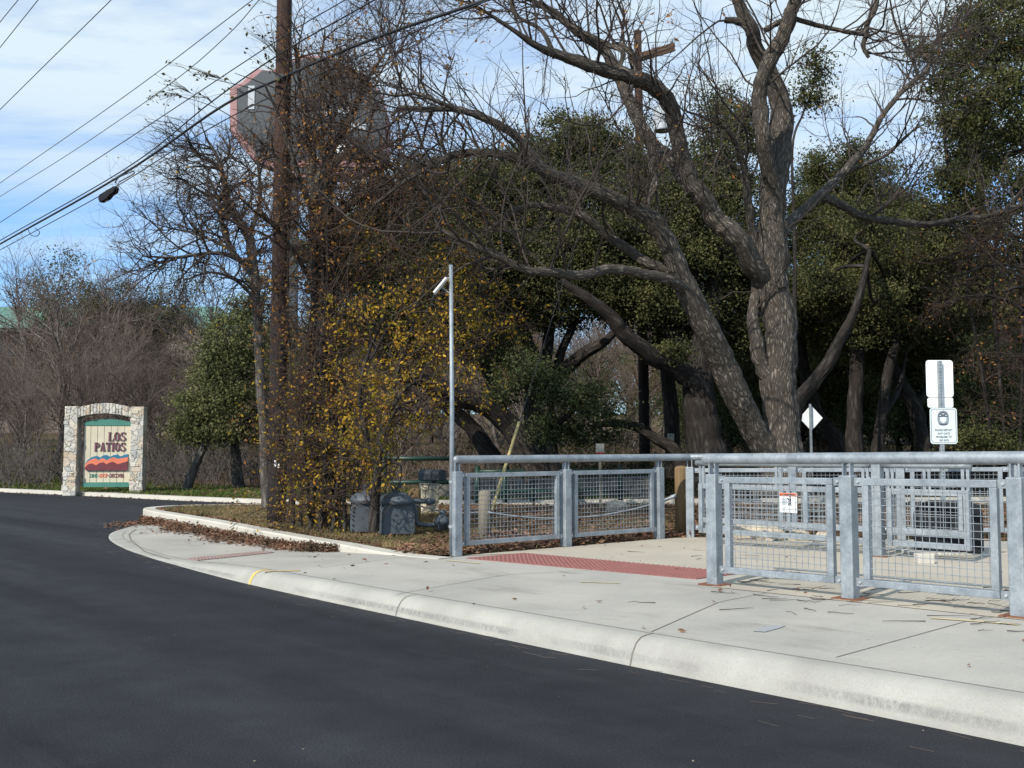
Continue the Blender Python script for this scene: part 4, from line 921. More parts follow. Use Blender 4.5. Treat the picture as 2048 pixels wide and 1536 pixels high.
# green pipe barrier and low stone wall beyond the driveway
def pipe_fence(pts, zs, h, label, r=.045):
    root = empty('pipe_fence', (*pts[0], .1), label, 'pipe fence'); o = local(root)
    for p in pts: b = MB(); b.tube([np.array([*p, 0]) - o * [1, 1, 0], np.array([*p, h]) - o * [1, 1, 0]], r * 1.25, 12); b.build('post', M['green_pipe'], root, smooth=True)
    for z in zs: b = MB(); b.tube([np.array([*p, z]) - o * [1, 1, 0] for p in pts], r, 12); b.build('rail', M['green_pipe'], root, smooth=True)
q = lambda x, Y: tuple(at(x, 900, Y)[:2])
pipe_fence([q(768, 20.3), q(905, 20.6)], (.55, 1.02), 1.22, 'dark green pipe fence with a tall post behind the gas meters')
pipe_fence([q(955, 22.7), q(1010, 22.8), q(1065, 22.9), q(1115, 23.0), q(1240, 23.6)], (.28, .72), .85, 'low dark green pipe fence behind the lawn railing')
b = MB(); pl = [q(870, 26.2), q(1000, 26.4), q(1150, 26.6), q(1300, 27.2)]
for k in range(3):
    a, c = np.array(pl[k]), np.array(pl[k + 1]); b.bar((*a, .27), (*c, .27), .4, .62)
o = b.build('low_wall', M['stone_wall'], bevel=.03); tag(o, 'low grey stone wall beyond the driveway, seen through the railing mesh', 'wall')
for (x, y, Y, s, lab) in ((1500, 1074, 12.9, .20, 'pale limestone boulder under the long swing gate'), (1538, 1080, 12.7, .15, 'smaller limestone lump right of the boulder under the gate'), (1600, 1082, 12.75, .11, 'little pale rock in the leaves behind the long swing gate'), (1650, 1086, 12.6, .10, 'last little rock of the row, toward the gate post'), (1232, 985, 19.0, .17, 'rounded rock on the leafy ground beside the tallest wooden post')):
    p = at(x, y, Y); b = MB(); nl, ns = 7, 12; V = []
    for a in np.linspace(-1.2, 1.5, nl):
        for t in np.linspace(0, 2 * math.pi, ns, endpoint=False):
            rr = s * (1 + .22 * math.sin(3 * t + s * 50) + .15 * rng.uniform(-1, 1)); V.append((rr * math.cos(a) * math.cos(t) * 1.25, rr * math.cos(a) * math.sin(t), rr * math.sin(a) * .75))
    i = np.arange(nl - 1)[:, None] * ns; j = np.arange(ns)[None]; F = np.stack([i + j, i + (j + 1) % ns, i + ns + (j + 1) % ns, i + ns + j], -1).reshape(-1, 4)
    b.add(V, [F, np.arange((nl - 1) * ns, nl * ns)[None]]); o = b.build('rock', M['rock'], bevel=s * .08); o.location = (p[0], p[1], .17 + s * .3); tag(o, lab, 'rock')

# ---------------------------------------------------------------- pylon sign and house far behind
Dp = 44.0
pc = at(620, 905, Dp); pc[2] = terrain(pc[0], pc[1])
root = empty('pylon_sign', pc, 'tall pink framed sign with dark panels rising behind the yellow leaved trees', 'pylon sign'); o = local(root)
pz_ = lambda x, y, d=Dp: at(x, y, d) - o
Lf = [(466, 186), (490, 172), (520, 146), (548, 150), (585, 128), (620, 119), (665, 122), (700, 140), (735, 165), (765, 192), (778, 240), (778, 330), (745, 345), (700, 357), (600, 362), (510, 326), (466, 270)]
poly = [(pz_(x, y)[0], pz_(x, y)[2]) for x, y in Lf][::-1]
b = MB(); b.prism(poly, MS, (0, .55, 0), 1.1); b.build('frame', M['pink_stucco'], root, bevel=.05)
c_ = np.mean(poly, 0); ins = [(c_[0] + (u - c_[0]) * .94 + .12, c_[1] + (v - c_[1]) * .94) for u, v in poly]
b = MB(); b.prism(ins, MS, (0, -.552, 0), .06); b.build('panel', M['slate_panel'], root)
for x, y, w_, h_ in ((510, 205, 13, 48), (690, 230, 26, 14), (722, 262, 30, 14), (660, 232, 12, 20)):
    q0 = pz_(x, y); b = MB(); b.box((q0[0], -.63, q0[2]), (w_ * Dp / 2048, .04, h_ * Dp / 2048)); b.build('tenant_panel', M['pale_panel'], root)
b = MB(); a0_, a1_ = pz_(600, 336), pz_(760, 336); b.bar((a0_[0], -.62, a0_[2]), (a1_[0], -.62, a1_[2]), .1, .26); a0_, a1_ = pz_(640, 352), pz_(735, 352); b.bar((a0_[0], -.62, a0_[2] - .1), (a1_[0], -.62, a1_[2]), .12, .12); b.build('sill_band', M['pink_stucco'], root)
q0 = pz_(688, 309); text('G', .62, MS, (q0[0], -.63, q0[2]), M['white_paint'], root, ext=.02, offset_=.02)
b = MB()
for x in (585, 660):
    q0 = pz_(x, 345); b.box((q0[0], .1, q0[2] / 2), (.5, .5, q0[2]))
b.build('support_column', M['slate_panel'], root)
HD = 78.0
hb = at(60, 905, HD); hb[2] = terrain(hb[0], hb[1]) - .2
root = empty('house', hb, 'large house with a green metal roof half hidden by the thicket', 'house'); o = local(root)
f = lambda x, y, d=HD: at(x, y, d) - o
xl, xr = f(-160, 640)[0], f(420, 640)[0]; ze, zr = f(0, 652)[2], f(0, 610, 83)[2]
b = MB(); b.box(((xl + xr) / 2, 6, ze / 2), (xr - xl - 1.2, 11, ze)); b.build('wall', M['house_wall'], root)
b = MB(); V = [(xl, -.6, ze - .2), (xr, -.6, ze - .2), (xr - 1, 6, zr), (xl + 1, 6, zr), (xl, 12.6, ze - .2), (xr, 12.6, ze - .2)]
b.add(V, [np.array([[0, 1, 2, 3], [3, 2, 5, 4]]), np.array([[0, 3, 4], [1, 5, 2]])]); b.add(np.array(V) + [0, 0, -.25], [np.array([[3, 2, 1, 0], [4, 5, 2, 3]])])
b.build('roof', M['roof_green'], root)
g0_, g1_, gpk = f(296, 662, 74)[0], f(402, 662, 74)[0], f(343, 607, 74)
b = MB(); b.box(((g0_ + g1_) / 2, 0, ze / 2 - .3), (g1_ - g0_ - .5, 6, ze - .6)); b.prism([(g0_ + .3, ze - .6), (g1_ - .3, ze - .6), (gpk[0], gpk[2] - .25)], MS, (0, 3, 0), 6); b.build('gable_wall', M['house_wall'], root)
b = MB()
for xa in (g0_, g1_):
    V = [(xa, -3.6, ze - .75), (gpk[0], -3.6, gpk[2]), (gpk[0], 6, gpk[2]), (xa, 6, ze - .75)]; b.add(V, np.array([[0, 1, 2, 3]])); b.add(np.array(V) + [0, 0, -.2], np.array([[3, 2, 1, 0]]))
b.build('gable_roof', M['roof_green'], root)
for k in range(7):
    x = xl + 4 + k * (xr - xl - 8) / 6; b = MB(); b.box((x, .46, ze - 2.2), (1.3, .12, 1.5)); b.build('window', M['glass_dark'], root)

# ---------------------------------------------------------------- plants: vectorised growth
def unit(a): return a / (np.linalg.norm(a, axis=-1, keepdims=True) + 1e-9)
def grow(PP, PR, n, Ln, ang, K, r, tip=.25, upw=0., wig=.25, t0=.15, t1=1.0, rmax=.75, wts=None, bias=None):
    """n child branches sprouting from parent branches PP (N,K0,3) with radii PR"""
    Nn, K0_, _ = PP.shape; ln = np.linalg.norm(np.diff(PP, axis=1), axis=2).sum(1)
    w = ln / ln.sum() if wts is None else wts / wts.sum()
    i = rng.choice(Nn, n, p=w); t = rng.uniform(t0, t1, n) * (K0_ - 1); k = np.minimum(t.astype(int), K0_ - 2); f = (t - k)[:, None]
    p = PP[i, k] * (1 - f) + PP[i, k + 1] * f; T = unit(PP[i, k + 1] - PP[i, k]); pr = PR[i, k] * (1 - f[:, 0]) + PR[i, k + 1] * f[:, 0]
    q = unit(np.cross(T, rng.normal(size=(n, 3)))); a = np.radians(rng.normal(ang, ang * .25, n))[:, None]
    d = unit(np.cos(a) * T + np.sin(a) * q + np.array([0, 0, upw]) + (0 if bias is None else bias))
    L = rng.uniform(Ln[0], Ln[1], n)[:, None] / (K - 1); out = [p]
    for _ in range(K - 1):
        p = p + d * L; out.append(p); d = unit(d + rng.normal(size=(n, 3)) * wig + np.array([0, 0, upw * .25]))
    P = np.stack(out, 1); r0 = np.minimum(pr * rmax, rng.uniform(r * .7, r * 1.3, n))
    return P, r0[:, None] * np.linspace(1, tip, K)[None]
def leaf_quads(P, size, asp=.5, hang=.0, flat=0.):
    """one bent four-cornered leaf at each point"""
    n = len(P); ax = rng.normal(size=(n, 3)); ax[:, 2] = ax[:, 2] * (1 - flat) - hang; ax = unit(ax); sd = unit(np.cross(ax, rng.normal(size=(n, 3)) + np.array([0, 0, flat * 3])))
    L = (rng.uniform(.65, 1.35, n) * size)[:, None]; W = L * asp * .5; nn = np.cross(ax, sd) * L * rng.uniform(-.15, .15, n)[:, None]
    V = np.stack([P, P + ax * L * .5 + sd * W + nn, P + ax * L, P + ax * L * .5 - sd * W + nn], 1).reshape(-1, 3)
    return V, np.arange(4 * n).reshape(-1, 4)
def along(P, n, jit=.03, t0=0.):
    i = rng.integers(0, len(P), n); t = rng.uniform(t0, 1, n) * (P.shape[1] - 1.001); k = t.astype(int); f = (t - k)[:, None]
    return P[i, k] * (1 - f) + P[i, k + 1] * f + rng.normal(size=(n, 3)) * jit
def limb(px, K=None, lump=.04, wig=.10):
    """px rows: (x, y, depth, width in photo pixels) -> centre line and radii"""
    pts = np.array([[*at(x, y, Y), w * Y / FPX / 2] for x, y, Y, w in px]); n = K or max(10, len(px) * 5)
    s = spline(pts, n); s[:, 3] = np.maximum(s[:, 3], .0025)
    wv = rng.normal(size=(n, 3)); wv = sum(np.roll(wv, k_, 0) for k_ in range(-3, 4)) / 2.65; wv[:2] = 0; s[:, :3] += wv * (s[:, 3:4] * wig)
    return s[:, :3], s[:, 3] * (1 + rng.normal(size=n) * lump)
def limbs_mesh(mb, limbs, S=16, ridge=.0):
    for P, r in limbs:
        V, F, uv = tubes(P[None], r[None], S)
        if ridge:
            K = len(P); V = V.reshape(K, S, 3); a = np.arange(S)
            g = rng.normal(size=S); g = 1 + ridge * g[None, :] * (1 + .5 * np.sin(np.linspace(0, K * .7, K))[:, None]) + ridge * .5 * rng.normal(size=(K, S))
            V = (P[:, None] + (V - P[:, None]) * g[..., None]).reshape(-1, 3)
        mb.add(V, F, 0, [uv])
def batch(mb, P, r, S=3):
    V, F, uv = tubes(P, r, S); mb.add(V, F, 0)
def stackp(limbs, K=14):
    """limbs resampled to K points so they can be parents"""
    PP, RR = [], []
    for P, r in limbs:
        t = np.linspace(0, len(P) - 1, K); PP.append(np.stack([np.interp(t, np.arange(len(P)), P[:, c]) for c in range(3)], 1)); RR.append(np.interp(t, np.arange(len(P)), r))
    return np.array(PP), np.array(RR)
def tree_root(name, p, label, cat='tree', group=None): return empty(name, p, label, cat, group)
def build_at(mb, name, mt, root, smooth=True):
    o = local(root); mb.v = [v - o for v in mb.v]; return mb.build(name, mt, root, smooth)

# ---- the big bare pecan
D = 16.0
pecan = [
 [(1566, 990, D, 120), (1564, 930, D, 94), (1561, 885, D, 76), (1560, 845, D, 68), (1556, 795, D, 68), (1555, 750, D, 72), (1560, 690, D, 66), (1562, 640, D, 61), (1553, 595, D, 62), (1546, 560, D, 64), (1545, 500, D, 60), (1546, 420, D, 52), (1548, 350, D, 53), (1555, 300, D + .2, 50), (1564, 240, D + .3, 44), (1556, 190, D + .3, 40), (1535, 140, D + .3, 34), (1511, 95, D + .2, 30), (1505, 60, D, 28), (1485, 25, D, 24), (1470, -15, D, 20)],
 [(1548, 450, D, 26), (1545, 390, D - .1, 32), (1534, 318, D - .4, 33), (1523, 262, D - .6, 33), (1521, 210, D - .6, 32), (1526, 165, D - .7, 30), (1546, 109, D - .8, 32), (1573, 55, D - .9, 30), (1588, 18, D - 1, 26), (1605, -20, D - 1, 22)],
 [(1556, 700, D + .05, 36), (1549, 650, D, 44), (1541, 605, D, 50), (1532, 565, D - .05, 50), (1504, 518, D - .3, 50), (1470, 475, D - .5, 48), (1441, 440, D - .6, 46), (1410, 405, D - .7, 42), (1386, 370, D - .8, 40), (1368, 319, D - .9, 38), (1350, 255, D - 1, 37), (1328, 198, D - 1.2, 38), (1293, 165, D - 1.4, 38), (1255, 152, D - 1.6, 35), (1219, 142, D - 1.7, 32), (1170, 126, D - 1.9, 28), (1125, 113, D - 2, 24), (1082, 96, D - 2.2, 18), (1031, 62, D - 2.4, 11), (984, 31, D - 2.5, 8), (940, 5, D - 2.6, 6)],
 [(1390, 380, D - .7, 32), (1362, 345, D - .4, 34), (1336, 320, D - .2, 34), (1313, 296, D, 32), (1297, 270, D, 31), (1273, 232, D + .2, 29), (1256, 195, D + .3, 28), (1238, 150, D + .4, 27), (1211, 102, D + .5, 26), (1172, 76, D + .4, 24), (1141, 50, D + .3, 20), (1102, 22, D + .2, 15), (1050, -6, D, 10)],
 [(1552, 960, D + .05, 70), (1532, 905, D - .1, 60), (1512, 868, D - .25, 52), (1494, 832, D - .4, 52), (1468, 780, D - .6, 55), (1440, 715, D - .8, 54), (1412, 655, D - 1.1, 50), (1388, 603, D - 1.3, 48), (1364, 556, D - 1.4, 44), (1347, 510, D - 1.5, 40), (1327, 470, D - 1.6, 38), (1305, 440, D - 1.7, 36), (1273, 420, D - 1.8, 33), (1219, 394, D - 2, 31), (1160, 371, D - 2.2, 29), (1102, 348, D - 2.4, 26), (1062, 328, D - 2.6, 22), (1023, 313, D - 2.7, 19), (969, 306, D - 2.9, 17), (918, 308, D - 3, 15), (867, 328, D - 3.1, 13), (828, 352, D - 3.2, 10), (801, 369, D - 3.2, 9), (748, 410, D - 3.3, 6)],
 [(1105, 350, D - 2.3, 20), (1068, 310, D - 2.5, 21), (1031, 273, D - 2.6, 20), (984, 245, D - 2.8, 19), (940, 227, D - 2.9, 17), (906, 219, D - 3, 15), (848, 218, D - 3.1, 12), (805, 214, D - 3.2, 10), (783, 232, D - 3.2, 7)],
 [(920, 222, D - 3, 10), (875, 203, D - 3.2, 9), (828, 187, D - 3.3, 8), (790, 192, D - 3.4, 6), (745, 182, D - 3.5, 4)],
 [(1388, 600, D - 1.3, 30), (1364, 574, D - 1.5, 28), (1336, 562, D - 1.7, 26), (1277, 547, D - 2, 24), (1219, 540, D - 2.3, 24), (1160, 550, D - 2.6, 23), (1102, 540, D - 2.9, 21), (1050, 538, D - 3.1, 19), (1020, 528, D - 3.2, 18), (985, 508, D - 3.3, 16), (940, 488, D - 3.4, 14), (906, 474, D - 3.5, 12), (877, 456, D - 3.5, 10), (864, 412, D - 3.6, 8), (836, 366, D - 3.7, 6)],
 [(1366, 560, D - 1.4, 26), (1335, 540, D - 1.3, 26), (1297, 524, D - 1.3, 26), (1258, 499, D - 1.3, 24), (1211, 468, D - 1.4, 23), (1176, 440, D - 1.5, 21), (1125, 418, D - 1.6, 18), (1078, 411, D - 1.7, 16), (1045, 415, D - 1.8, 14), (1008, 437, D - 1.9, 12), (965, 463, D - 2, 8)],
 [(1308, 444, D - 1.7, 18), (1294, 410, D - 1.6, 18), (1308, 371, D - 1.5, 18), (1304, 332, D - 1.3, 16), (1298, 290, D - 1.2, 14)],
 [(1562, 470, D + .1, 34), (1580, 448, D + .4, 28), (1605, 422, D + .7, 26), (1642, 391, D + 1, 25), (1687, 346, D + 1.3, 20), (1728, 301, D + 1.6, 17), (1750, 262, D + 1.8, 15), (1769, 228, D + 2, 13), (1806, 182, D + 2.2, 12), (1837, 157, D + 2.4, 11), (1856, 137, D + 2.5, 9), (1863, 91, D + 2.6, 7), (1888, 68, D + 2.7, 6), (1924, 41, D + 2.8, 5), (1947, -5, D + 2.9, 4)],
 [(1640, 395, D + 1, 22), (1660, 398, D + 1.2, 22), (1687, 415, D + 1.4, 21), (1728, 433, D + 1.7, 19), (1787, 442, D + 2.0, 17), (1851, 449, D + 2.3, 15), (1919, 440, D + 2.6, 13), (1988, 430, D + 2.9, 11), (2060, 402, D + 3.2, 8)],
 [(1690, 345, D + 1.3, 11), (1728, 330, D + 1.0, 10), (1770, 312, D + .8, 8), (1800, 285, D + .6, 7), (1840, 248, D + .4, 4)],
 [(1837, 157, D + 2.4, 8), (1826, 120, D + 2.3, 8), (1806, 80, D + 2.2, 7), (1790, 45, D + 2.2, 6), (1780, 0, D + 2.2, 4)],
 [(1530, 60, D - .8, 14), (1580, 38, D - .8, 12), (1640, 50, D - .7, 11), (1690, 62, D - .7, 10), (1728, 68, D - .6, 12), (1726, 92, D - .6, 10), (1738, 115, D - .6, 8)],
 [(1757, -20, D - .6, 12), (1750, 20, D - .6, 12), (1734, 45, D - .6, 11), (1728, 68, D - .6, 11)],
 [(1500, 60, D, 20), (1478, 45, D, 18), (1450, 40, D, 14)],
 [(1548, 780, D - .05, 40), (1522, 725, D - .1, 36), (1511, 680, D - .1, 33), (1509, 640, D - .1, 28), (1512, 575, D, 25), (1508, 500, D + .1, 24), (1500, 430, D, 22), (1495, 370, D - .2, 18), (1484, 316, D - .4, 14), (1462, 272, D - .6, 11), (1420, 240, D - .9, 7), (1372, 222, D - 1, 5)],
 [(1232, 146, D - 1.7, 12), (1245, 105, D - 1.7, 12), (1215, 90, D - 1.6, 12), (1180, 72, D - 1.6, 10), (1120, 40, D - 1.5, 8), (1060, -5, D - 1.5, 5)],
 [(1270, 155, D - 1.5, 14), (1268, 118, D - 1.5, 13), (1248, 94, D - 1.5, 14), (1228, 88, D - 1.4, 10)],
 [(1110, 115, D - 2, 14), (1082, 60, D - 2, 10), (1030, 30, D - 2, 8), (1020, -10, D - 2, 6)],
]
pecan = [[(a, b_, c, w * (1 if k in (0, 1, 4) else .87)) for a, b_, c, w in x] for k, x in enumerate(pecan)]
pl = [limb(x, None, .025 if k in (0, 4) else .04, .04 if k in (0, 4) else .16) for k, x in enumerate(pecan)]
root = tree_root('pecan_tree', at(1555, 985, D) * [1, 1, 0] + [0, 0, .15], 'great leafless tree with forked thick trunk and arching limbs behind the railings')
b = MB(); limbs_mesh(b, pl[:1], 40, .03); limbs_mesh(b, pl[4:5], 32, .03); limbs_mesh(b, pl[1:4], 26, .03); build_at(b, 'trunk', M['bark_pecan'], root)
b = MB(); limbs_mesh(b, pl[5:], 14, .03); build_at(b, 'limb', M['bark_pecan'], root)
PP, RR = stackp(pl[1:]); wts = np.array([np.linalg.norm(np.diff(p, axis=0), axis=1).sum() for p in PP]); wts[3] *= .85
c1 = grow(PP, RR, 255, (.8, 2.5), 55, 9, .017, .3, .42, .17, .3, 1, .6, wts)
c2 = grow(*c1, 1500, (.35, 1.1), 48, 6, .0075, .4, .12, .22, .1)
c3 = grow(*c2, 4200, (.15, .5), 45, 4, .0038, .5, .05, .25, .1)
hg = grow(PP, RR, 100, (.4, 1.3), 70, 7, .009, .3, -.35, .28, .35, 1, .5, wts); hg2 = grow(*hg, 420, (.15, .5), 50, 4, .004, .5, -.1, .25)
b = MB(); batch(b, *c1, 5); batch(b, *hg, 4); batch(b, *c2, 4); build_at(b, 'branches', M['twig'], root)
b = MB(); batch(b, *c3, 3); batch(b, *hg2, 3); build_at(b, 'twigs', M['twig'], root)
lp_ = np.vstack([along(c3[0], 420, .01, .6), along(c2[0], 60, .02)])
cl_ = [(952, 12), (890, 122), (925, 5), (1340, 30), (960, 20)]
for x, y in cl_: lp_ = np.vstack([lp_, at(x, y, 13) + rng.normal(size=(16, 3)) * .06])
b = MB(); b.add(*leaf_quads(lp_, .07, .45, .5)); build_at(b, 'foliage', M['rust_leaf'], root, False)

# ---- evergreen oaks: traced trunks and limbs, crowns of leaf clumps
NLEAF = [0]
def crown(clumps, trunks, leaf, dens=1.0, lsize=.055, sub=1.0, fill=1.0):
    """clumps rows (x, y, depth, radius px, squash) -> leaf points and connecting branches"""
    allP = np.vstack([t[0][len(t[0]) // 3:] for t in trunks]) if trunks else None
    pts, lims, tw = [], [], []
    for (x, y, Y, rp_, sq) in clumps:
        c = at(x, y, Y); r = rp_ * Y / FPX
        ns = max(6, int(40 * (r / .9) ** 1.8 * sub)); u = unit(rng.normal(size=(ns, 3))) * (rng.uniform(.08, 1.0, ns) ** .45 * np.where(rng.uniform(size=ns) < .22, rng.uniform(1.05, 1.45, ns), 1))[:, None]
        s = c + u * np.array([r, r * .9, r * sq])
        if allP is not None:
            a = allP[np.argmin(np.linalg.norm(allP - c, axis=1))]; m = (a + c) / 2 + rng.normal(size=3) * .25 * r; lims.append((spline([a, m, c], 10), np.linspace(.035 + .02 * r, .015, 10)))
        mid = (c + s) / 2 + rng.normal(size=s.shape) * .12 * r
        tw.append(np.stack([np.repeat(c[None], ns, 0), (c * .5 + mid * .5) + rng.normal(size=s.shape) * .05, mid, (mid + s) / 2 + rng.normal(size=s.shape) * .05, s], 1))
        nl = (rng.uniform(75, 185, ns) * dens).astype(int); sp_ = np.repeat(s, nl, 0)
        sp_ = sp_ + rng.normal(size=sp_.shape) * np.repeat(rng.uniform(.10, .24, ns), nl)[:, None] * np.array([1.2, 1.2, .7]); pts.append(sp_)
    tw = np.vstack(tw); return np.vstack(pts), lims, (tw, np.tile(np.linspace(.014, .004, 5), (len(tw), 1)))
def oak(label, base, trunks, clumps, leafm='oak_leaf', dens=1.0, lsize=.06, bark='bark_oak', sub=1.0, group=None, name='oak_tree', extra=None):
    tl = [limb(t, None, .03, .10) for t in trunks]
    if name == 'oak_tree' and leafm != 'far_leaf':
        clumps = clumps + [(x + rng.normal() * rp_ * .45, y + 6 + rng.normal() * rp_ * .4, Y + rng.uniform(.8, 3.2), rp_ * .92, sq) for x, y, Y, rp_, sq in clumps if rp_ > 14]
    root = tree_root(name, (base[0], base[1], .1), label, 'tree', group)
    b = MB(); limbs_mesh(b, tl, 16, .05); build_at(b, 'trunk', M[bark], root)
    pts, lims, tw = crown(clumps, tl, leafm, dens, lsize, sub)
    b = MB(); limbs_mesh(b, lims, 8); batch(b, *tw, 4)
    t3 = grow(*tw, len(tw[0]) * 2, (.2, .7), 45, 4, .005, .5, 0, .3); batch(b, *t3, 3)
    build_at(b, 'branches', M['bark_oak'], root)
    NLEAF[0] += len(pts); b = MB(); b.add(*leaf_quads(pts, lsize * 1.22, .55)); build_at(b, 'foliage', M[leafm], root, False)
    return root
d1 = 23.0
oak('dark evergreen oak with a long trunk leaning left behind the lamp pole', at(1055, 930, d1),
    [[(1075, 955, d1, 60), (1054, 906, d1, 52), (1020, 851, d1, 44), (969, 813, d1 - .3, 42), (918, 792, d1 - .6, 40), (876, 771, d1 - .9, 38), (830, 752, d1 - 1.2, 34), (795, 742, d1 - 1.4, 28), (750, 700, d1 - 1.6, 20)],
     [(995, 950, d1 + .6, 46), (982, 910, d1 + .6, 38), (940, 851, d1 + .6, 32), (897, 815, d1 + .5, 28), (855, 770, d1 + .4, 24), (820, 700, d1 + .2, 18), (800, 620, d1, 12)],
     [(1010, 845, d1, 26), (985, 770, d1 + .5, 22), (960, 690, d1 + .8, 18), (940, 600, d1 + 1, 14), (930, 500, d1 + 1.2, 9)]],
    [(700, 470, 23, 55, .8), (760, 450, 23, 60, .8), (820, 430, 23, 70, .8), (880, 400, 23, 65, .8), (780, 520, 22.5, 75, .8), (860, 490, 22, 80, .8), (930, 440, 23, 75, .8), (700, 560, 22.5, 65, .8), (840, 580, 22, 85, .8), (930, 540, 22, 85, .8), (760, 630, 22, 70, .8), (900, 640, 22, 70, .7), (690, 660, 22, 55, .8), (960, 360, 24, 60, .8), (640, 520, 23, 45, .8), (790, 400, 25, 60, .8), (860, 360, 26, 55, .8), (920, 350, 26, 60, .8), (740, 520, 25, 75, .8), (820, 640, 24, 75, .7), (960, 480, 25, 85, .8)])
d2 = 25.0
oak('dark evergreen oak with several upright limbs in the middle of the grove', at(1088, 930, d2),
    [[(1092, 950, d2, 60), (1088, 906, d2, 50), (1071, 860, d2, 42), (1066, 813, d2, 40), (1072, 770, d2, 38), (1074, 730, d2, 26), (1058, 690, d2, 22), (1040, 640, d2 - .3, 18), (1020, 560, d2 - .5, 12)],
     [(1074, 770, d2, 28), (1092, 720, d2, 26), (1100, 660, d2 + .2, 22), (1110, 590, d2 + .4, 16), (1115, 500, d2 + .4, 10)],
     [(1076, 790, d2, 30), (1110, 758, d2 - .3, 30), (1135, 735, d2 - .5, 28), (1168, 707, d2 - .8, 24), (1206, 686, d2 - 1.1, 18), (1240, 650, d2 - 1.3, 12)],
     [(1108, 760, d2 - .3, 20), (1125, 700, d2, 18), (1150, 640, d2 + .2, 14), (1170, 570, d2 + .4, 9)]],
    [(1000, 430, 25, 85, .8), (1080, 305, 26, 75, .85), (1150, 262, 26, 62, .85), (1040, 370, 25.5, 75, .8), (1110, 380, 25, 95, .8), (1220, 300, 26, 75, .8), (1200, 400, 25, 95, .8), (1000, 520, 24.5, 95, .8), (1110, 490, 24, 105, .8), (1230, 500, 24, 95, .8), (1000, 620, 24, 80, .7), (1090, 590, 24.5, 90, .7), (1200, 590, 24.5, 85, .7), (1020, 720, 23, 50, .8), (985, 690, 23, 45, .8)], dens=1.0)
d3 = 24.0
oak('stout evergreen oak with a thick limb arching left, just left of the great bare tree', at(1418, 930, d3),
    [[(1425, 960, d3, 96), (1418, 902, d3, 78), (1408, 840, d3, 66), (1402, 775, d3, 62), (1404, 700, d3, 48), (1420, 620, d3 + .3, 40), (1430, 540, d3 + .5, 32), (1440, 440, d3 + .6, 22), (1450, 340, d3 + .6, 12)],
     [(1412, 830, d3, 40), (1398, 780, d3 - .15, 42), (1375, 750, d3 - .3, 41), (1340, 732, d3 - .5, 38), (1310, 722, d3 - .7, 36), (1287, 700, d3 - .9, 32), (1250, 670, d3 - 1.1, 30), (1223, 640, d3 - 1.2, 28), (1180, 600, d3 - 1.4, 22), (1120, 560, d3 - 1.5, 14)],
     [(1404, 730, d3, 34), (1370, 690, d3 + .4, 30), (1330, 660, d3 + .6, 26), (1290, 610, d3 + .8, 20), (1260, 530, d3 + 1, 12)],
     [(1366, 930, 26, 32), (1350, 902, 26, 26), (1325, 882, 26, 22), (1299, 868, 26, 20), (1265, 850, 26, 18), (1215, 846, 26, 14), (1180, 855, 26, 9)]],
    [(1290, 345, 25, 60, .8), (1340, 380, 25, 70, .8), (1440, 245, 26, 52, .85), (1495, 255, 26, 45, .85), (1420, 330, 25, 70, .8), (1300, 440, 24, 85, .8), (1390, 430, 24, 85, .8), (1470, 400, 25, 80, .8), (1340, 520, 24, 85, .8), (1440, 510, 24, 85, .8), (1300, 600, 24, 75, .7), (1400, 600, 24.5, 80, .7), (1480, 590, 25, 80, .7), (1360, 660, 25, 50, .7), (1470, 670, 25, 60, .7), (1350, 705, 23, 26, .7)], dens=1.0)
oak('low leafy oak sapling in front of the grove trunks, above the lawn railing', at(1105, 930, 21.5),
    [[(1112, 960, 21.5, 22), (1108, 900, 21.5, 18), (1104, 840, 21.5, 15), (1098, 790, 21.5, 12), (1080, 745, 21.5, 8)], [(1106, 860, 21.5, 12), (1140, 825, 21.2, 10), (1180, 790, 21, 6)]],
    [(1045, 745, 21.3, 55, .7), (1100, 775, 21.5, 48, .8), (1150, 800, 21.2, 55, .7), (1190, 785, 21, 40, .7), (1105, 850, 21.5, 55, .7), (1205, 835, 21, 38, .7), (1150, 870, 21.4, 40, .6), (1215, 870, 21.4, 26, .7), (1010, 790, 21.6, 26, .7)], 'far_leaf', .8, .055)
oak('tall straight dark trunk carrying the pale paper notice', at(1345, 930, 28),
    [[(1350, 955, 28, 36), (1346, 906, 28, 30), (1340, 800, 28, 27), (1332, 700, 28, 25), (1328, 600, 28, 22), (1322, 480, 28, 18), (1318, 400, 28, 12)]],
    [(1250, 470, 28, 70, .8), (1330, 430, 28, 75, .8), (1370, 520, 28, 60, .8), (1230, 570, 28, 60, .7)], dens=.9)
